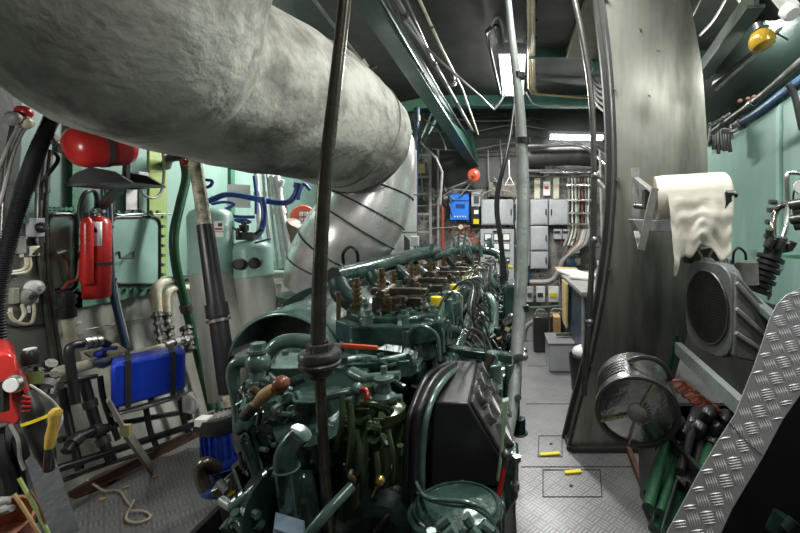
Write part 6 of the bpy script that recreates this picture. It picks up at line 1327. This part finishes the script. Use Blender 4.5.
for k in range(5): y = 306+k*4.6; m_.prism([P(592.5, y, 3.295), P(600.5, y-.4, 3.295), P(600.4, y+.4, 3.295), P(592.4, y+.8, 3.295)], (0, .002, 0))
m_.build('print_lines', M['rustr'], t)
t = root('bin', P(585, 376, 3.9), 'small black bin with a white bag between the dark pole and the step', 'bin')
MB().lathe(V((P(583, 376, 3.85).x, 3.9, 0)), (0, 0, 1), [(0, 0), (.10, 0), (.13, .34), (.12, .34), (.09, .02), (0, .02)], 20).build('tub', M['black'], t)
MB().ball(V((P(583, 345, 3.85).x, 3.9, .36)), .10, 12, (1, 1, .7)).build('bag', M['white'], t)
o = MB().span((.63, 5.1, 0), (.71, 5.35, .42)).build('brown_carton', M['wood']); tag(o, 'brown carton standing under the far end of the workbench', 'carton')
# clutter boxes on the lower back wall left of the batteries
for i, (x0_, y0_, x1_, y1_, m, l_) in enumerate(((524, 268, 531, 282, 'bluepole', 'slate-blue box tucked behind the grey-green pole'), (560, 288, 570, 304, 'darkbulk', 'dark box on the back wall right of the labelled switch'))):
    cab('small_box', l_, x0_, y0_, x1_, y1_, m, .08, cat='box', door=False)
pipe('grey_hose', 'grey hose arching behind the black batteries', 'hose', [P(524, 340, 5.5), P(526, 328, 5.5), P(532, 322, 5.5), P(540, 320, 5.5)], .03, 'greyd', 10)

# ================================================================== ceiling runs
def run_on(q, y0):
    if y0 != -8: return q
    d = q[0]-q[1]; k = 1.0
    if d.z > 0: k = min(1.0, (ZC-.03-q[0].z)/d.z)
    return [q[0]+d*max(0, k)]+q
def crun(label, pts, r_, m, name='ceiling_pipe', cat='pipe', smooth=False, clamps=()): return pipe(name, label, cat, run_on([P(*p) for p in pts], pts[0][1]), r_, m, 8, smooth=smooth, clamps=clamps)
crun('bright conduit along the left flank of the green ceiling beam', [(376, -8, 2.8), (430, 85, 4.2), (462, 138, 6.0)], .014, 'steel')
crun('second bright conduit along the green ceiling beam', [(383, -8, 2.8), (440, 92, 4.2), (466, 134, 6.0)], .012, 'steel')
crun('grey cable strapped along the right side of the green ceiling beam', [(392, -8, 2.8), (441, 75, 4.0), (472, 130, 6.0)], .022, 'greyd', clamps=(.2, .4, .6, .8))
crun('thin steel rod right of the green beam', [(403, -8, 2.7), (435, 65, 3.8), (462, 110, 5.4)], .009, 'steel', 'ceiling_rod', 'rod')
crun('brass-coloured conduit slanting down across the dark ceiling', [(416, -8, 2.8), (440, 45, 3.4), (462, 88, 4.6), (478, 134, 5.8)], .013, 'cream', clamps=(.4,))
crun('sagging pale cable from the beam to the twin ceiling light', [(404, 20, 3.0), (420, 42, 3.3), (446, 66, 3.8), (480, 96, 4.4), (494, 110, 4.8), (502, 100, 4.8), (506, 92, 4.8)], .012, 'greyd', 'sagging_cable', 'cable')
crun('thin rod with a turnbuckle above the lagged pipe', [(308, -8, 2.6), (345, 40, 3.0), (378, 82, 3.5), (412, 132, 4.4)], .012, 'greyd', 'stay_rod', 'rod')
t = root('turnbuckle', P(368, 68, 3.3), 'small clamp on the stay rod above the lagged pipe', 'clamp'); MB().bar(P(362, 60, 3.25), P(373, 76, 3.3), .04, .03).bar(P(364, 70, 3.25), P(376, 66, 3.25), .02, .02).build('body', M['dsteel'], t)
crun('black conduit going up beside the twin ceiling light', [(500, 94, 4.9), (488, 40, 4.0), (489, 30, 3.75), (497, 26, 3.7), (502, 40, 4.0)], .018, 'black', 'light_conduit', 'conduit', True)
crun('pale conduit looping over the twin ceiling light', [(494, 36, 3.9), (492, 24, 3.65), (495, 18, 3.55), (500, 19, 3.55), (503, 30, 3.75), (504, 48, 4.2)], .012, 'greyd', 'light_conduit', 'conduit', True)
for i in range(4):
    x = 528+i*2.0; crun(['leftmost', 'second', 'third', 'rightmost'][i]+' of four tied brown cables running up the ceiling right of the light', [(x, -8, 3.15), (x+.2, 40, 3.95), (x+.6, 88, 5.3), (x+4, 94, 5.5), (x+55, 98, 5.7)], .011, 'wood' if i % 2 else 'cream', 'tied_cable', 'cable')
o = MB()
for y in (2, 20, 38, 56, 74): d_ = (ZC-.05-EYE)*F/(CY-y); o.bar(P(526, y, d_), P(537, y, d_), .015, .02)
o = o.build('cable_ties', M['seam']); tag(o, 'row of dark cable saddles across the tied brown cables', 'saddles')
crun('thin cable crossing the ceiling to the tied cables', [(500, 28, 3.9), (520, 25, 3.9), (545, 27, 3.9)], .008, 'black', 'thin_cable', 'cable')
crun('grey cable sagging along the pale green crosswise beam', [(526, 92, 5.5), (534, 104, 5.6), (548, 107, 5.7), (575, 106, 5.7), (602, 108, 5.7)], .012, 'greyd', 'sagging_cable', 'cable', True)
rl = ['highest', 'second', 'third', 'fourth', 'lowest']
for i in range(5): crun(rl[i]+' grey cable of the fan spreading beside the top of the duct', [(591, 76+i*3, 5.0), (597, 84+i*5, 4.9), (606, 88+i*6, 4.8), (614, 92+i*5, 4.7)], .016, 'greyd', 'fan_cable', 'cable', True)
t = root('olive_panel', P(570, 20, 4.3), 'dim olive-brown ceiling panel between cables and dark pole', 'panel'); MB().span((.66, 2.9, ZC-.12), (1.3, 4.3, ZC-.02)).build('panel', mat('olive_brown', (.13, .115, .075), .5, .1, amt=.5), t)
t = root('door_closer', P(453, 82, 4.4), 'small white hanging sensor on the brass-coloured conduit', 'sensor'); MB().cyl(P(453, 76, 4.3), P(453, 86, 4.3), .025).cyl(P(450, 82, 4.3), P(456, 84, 4.3), .02).build('body', M['steel'], t)
t.name = 'hanging_sensor'
# tangle near the ladder top
m_ = [((395, 118), (405, 122), (414, 132), (418, 150)), ((393, 128), (404, 132), (412, 146), (413, 170)), ((402, 130), (420, 142), (436, 158), (442, 172), (440, 205)), ((430, 128), (424, 140), (416, 150)), ((410, 116), (425, 120), (440, 132), (446, 150))]
ml = ['short dark cable curling from the lagged pipe end', 'dark cable dropping beside the slate-blue pole top', 'long grey rod slanting to the rusty pipe', 'thin cable crossing the green struts', 'dark cable sagging before the soot plate']
for q, l_, i in zip(m_, ml, range(5)): crun(l_, [(x, y, 5.3) for x, y in q], .014 if i != 2 else .018, 'greyd' if i in (1, 2) else 'dsteel', 'dark_cable', 'cable', i != 2)
t = root('round_lamp', P(402, 132, 5.2), 'pinkish-grey round float chamber behind the end of the lagged pipe', 'chamber'); MB().ball(P(402, 131, 5.2), .12, 20).build('chamber', M['greyd'], t); t.name = 'float_chamber'

# grimy small things filling the back wall
random.seed(77)
wn = [(486, 186, 'above the leftmost grey cabinet'), (497, 184, 'over the middle of the leftmost grey cabinet'), (524, 178, 'behind the grey-green pole'), (571, 238, 'right of the two small grey boxes'), (572, 262, 'right of the lowest cabinet'), (448, 210, 'between the rusty pipe and the charger')]
for i, (x, y, w_) in enumerate(wn):
    q = [B(x+random.uniform(-5, 5), y+random.uniform(-8, 8), .15+random.random()*.1) for k in range(5)]
    pipe('tangled_wire', 'tangled dark wire '+w_, 'wire', q, .009, ('dsteel', 'greyd', 'black')[i % 3], 6)
for i, (x, y, m_, l_) in enumerate(((574, 246, 'white', 'small white junction box beside the middle right cabinet'), (590, 216, 'grey', 'small grey socket right of the upright conduits'), (601, 216, 'white', 'white round-cornered socket next to the flat duct'), (575, 258, 'greyd', 'small dull junction box beside the lowest right cabinet'))):
    cab('junction_box', l_, x, y, x+5, y+7, m_, .07, cat='box', door=False)
t = root('gauge_bracket', P(408, 262, 4.0), 'dark triangular bracket with a small grey box behind the cylinder heads', 'bracket')
MB().prism([P(404, 235, 4.0), P(409, 240, 4.0), P(410, 262, 4.0), P(404, 262, 4.0)], (0, .03, 0)).build('plate', M['dsteel'], t); MB().box(P(415, 241, 4.0), (.07, .08, .10)).build('grey_box', M['grey'], t, bev=.005)
for i, (q, l_) in enumerate((([(378, 262), (376, 256), (382, 254), (390, 258), (400, 262)], 'black cable curling at the foot of the clad riser'), ([(388, 260), (396, 255), (404, 258), (412, 266)], 'second black cable curling toward the bracket'))):
    pipe('black_cable', l_, 'cable', [P(x, y, 3.9) for x, y in q], .012, 'black', 8)
for i, (x0, y0, x1, y1, d_, l_) in enumerate(((600, 150, 603, 262, 5.6, 'upright dark conduit seen between dark pole and duct'), (606, 140, 607, 250, 5.9, 'thin upright conduit nearest the flat duct'))):
    pipe('wall_conduit', l_, 'conduit', [P(x0, y0, d_), P(x1, y1, d_)], .02, 'greyd', 8, smooth=False)
for i in range(5):
    y = 118+i*9; pipe('overhead_cable', ('topmost', 'second', 'third', 'fourth', 'lowest')[i]+' thin cable strung across the sooty plates left of the crosswise lamp', 'cable', [B(432, y+4, .15), B(470, y+(i % 2)*5, .15), B(512, y-2, .15), B(545, y+2, .15)], .010, 'greyd' if i % 2 else 'dsteel', 6)
for o in bpy.data.objects:
    if '_o' in o: del o['_o']
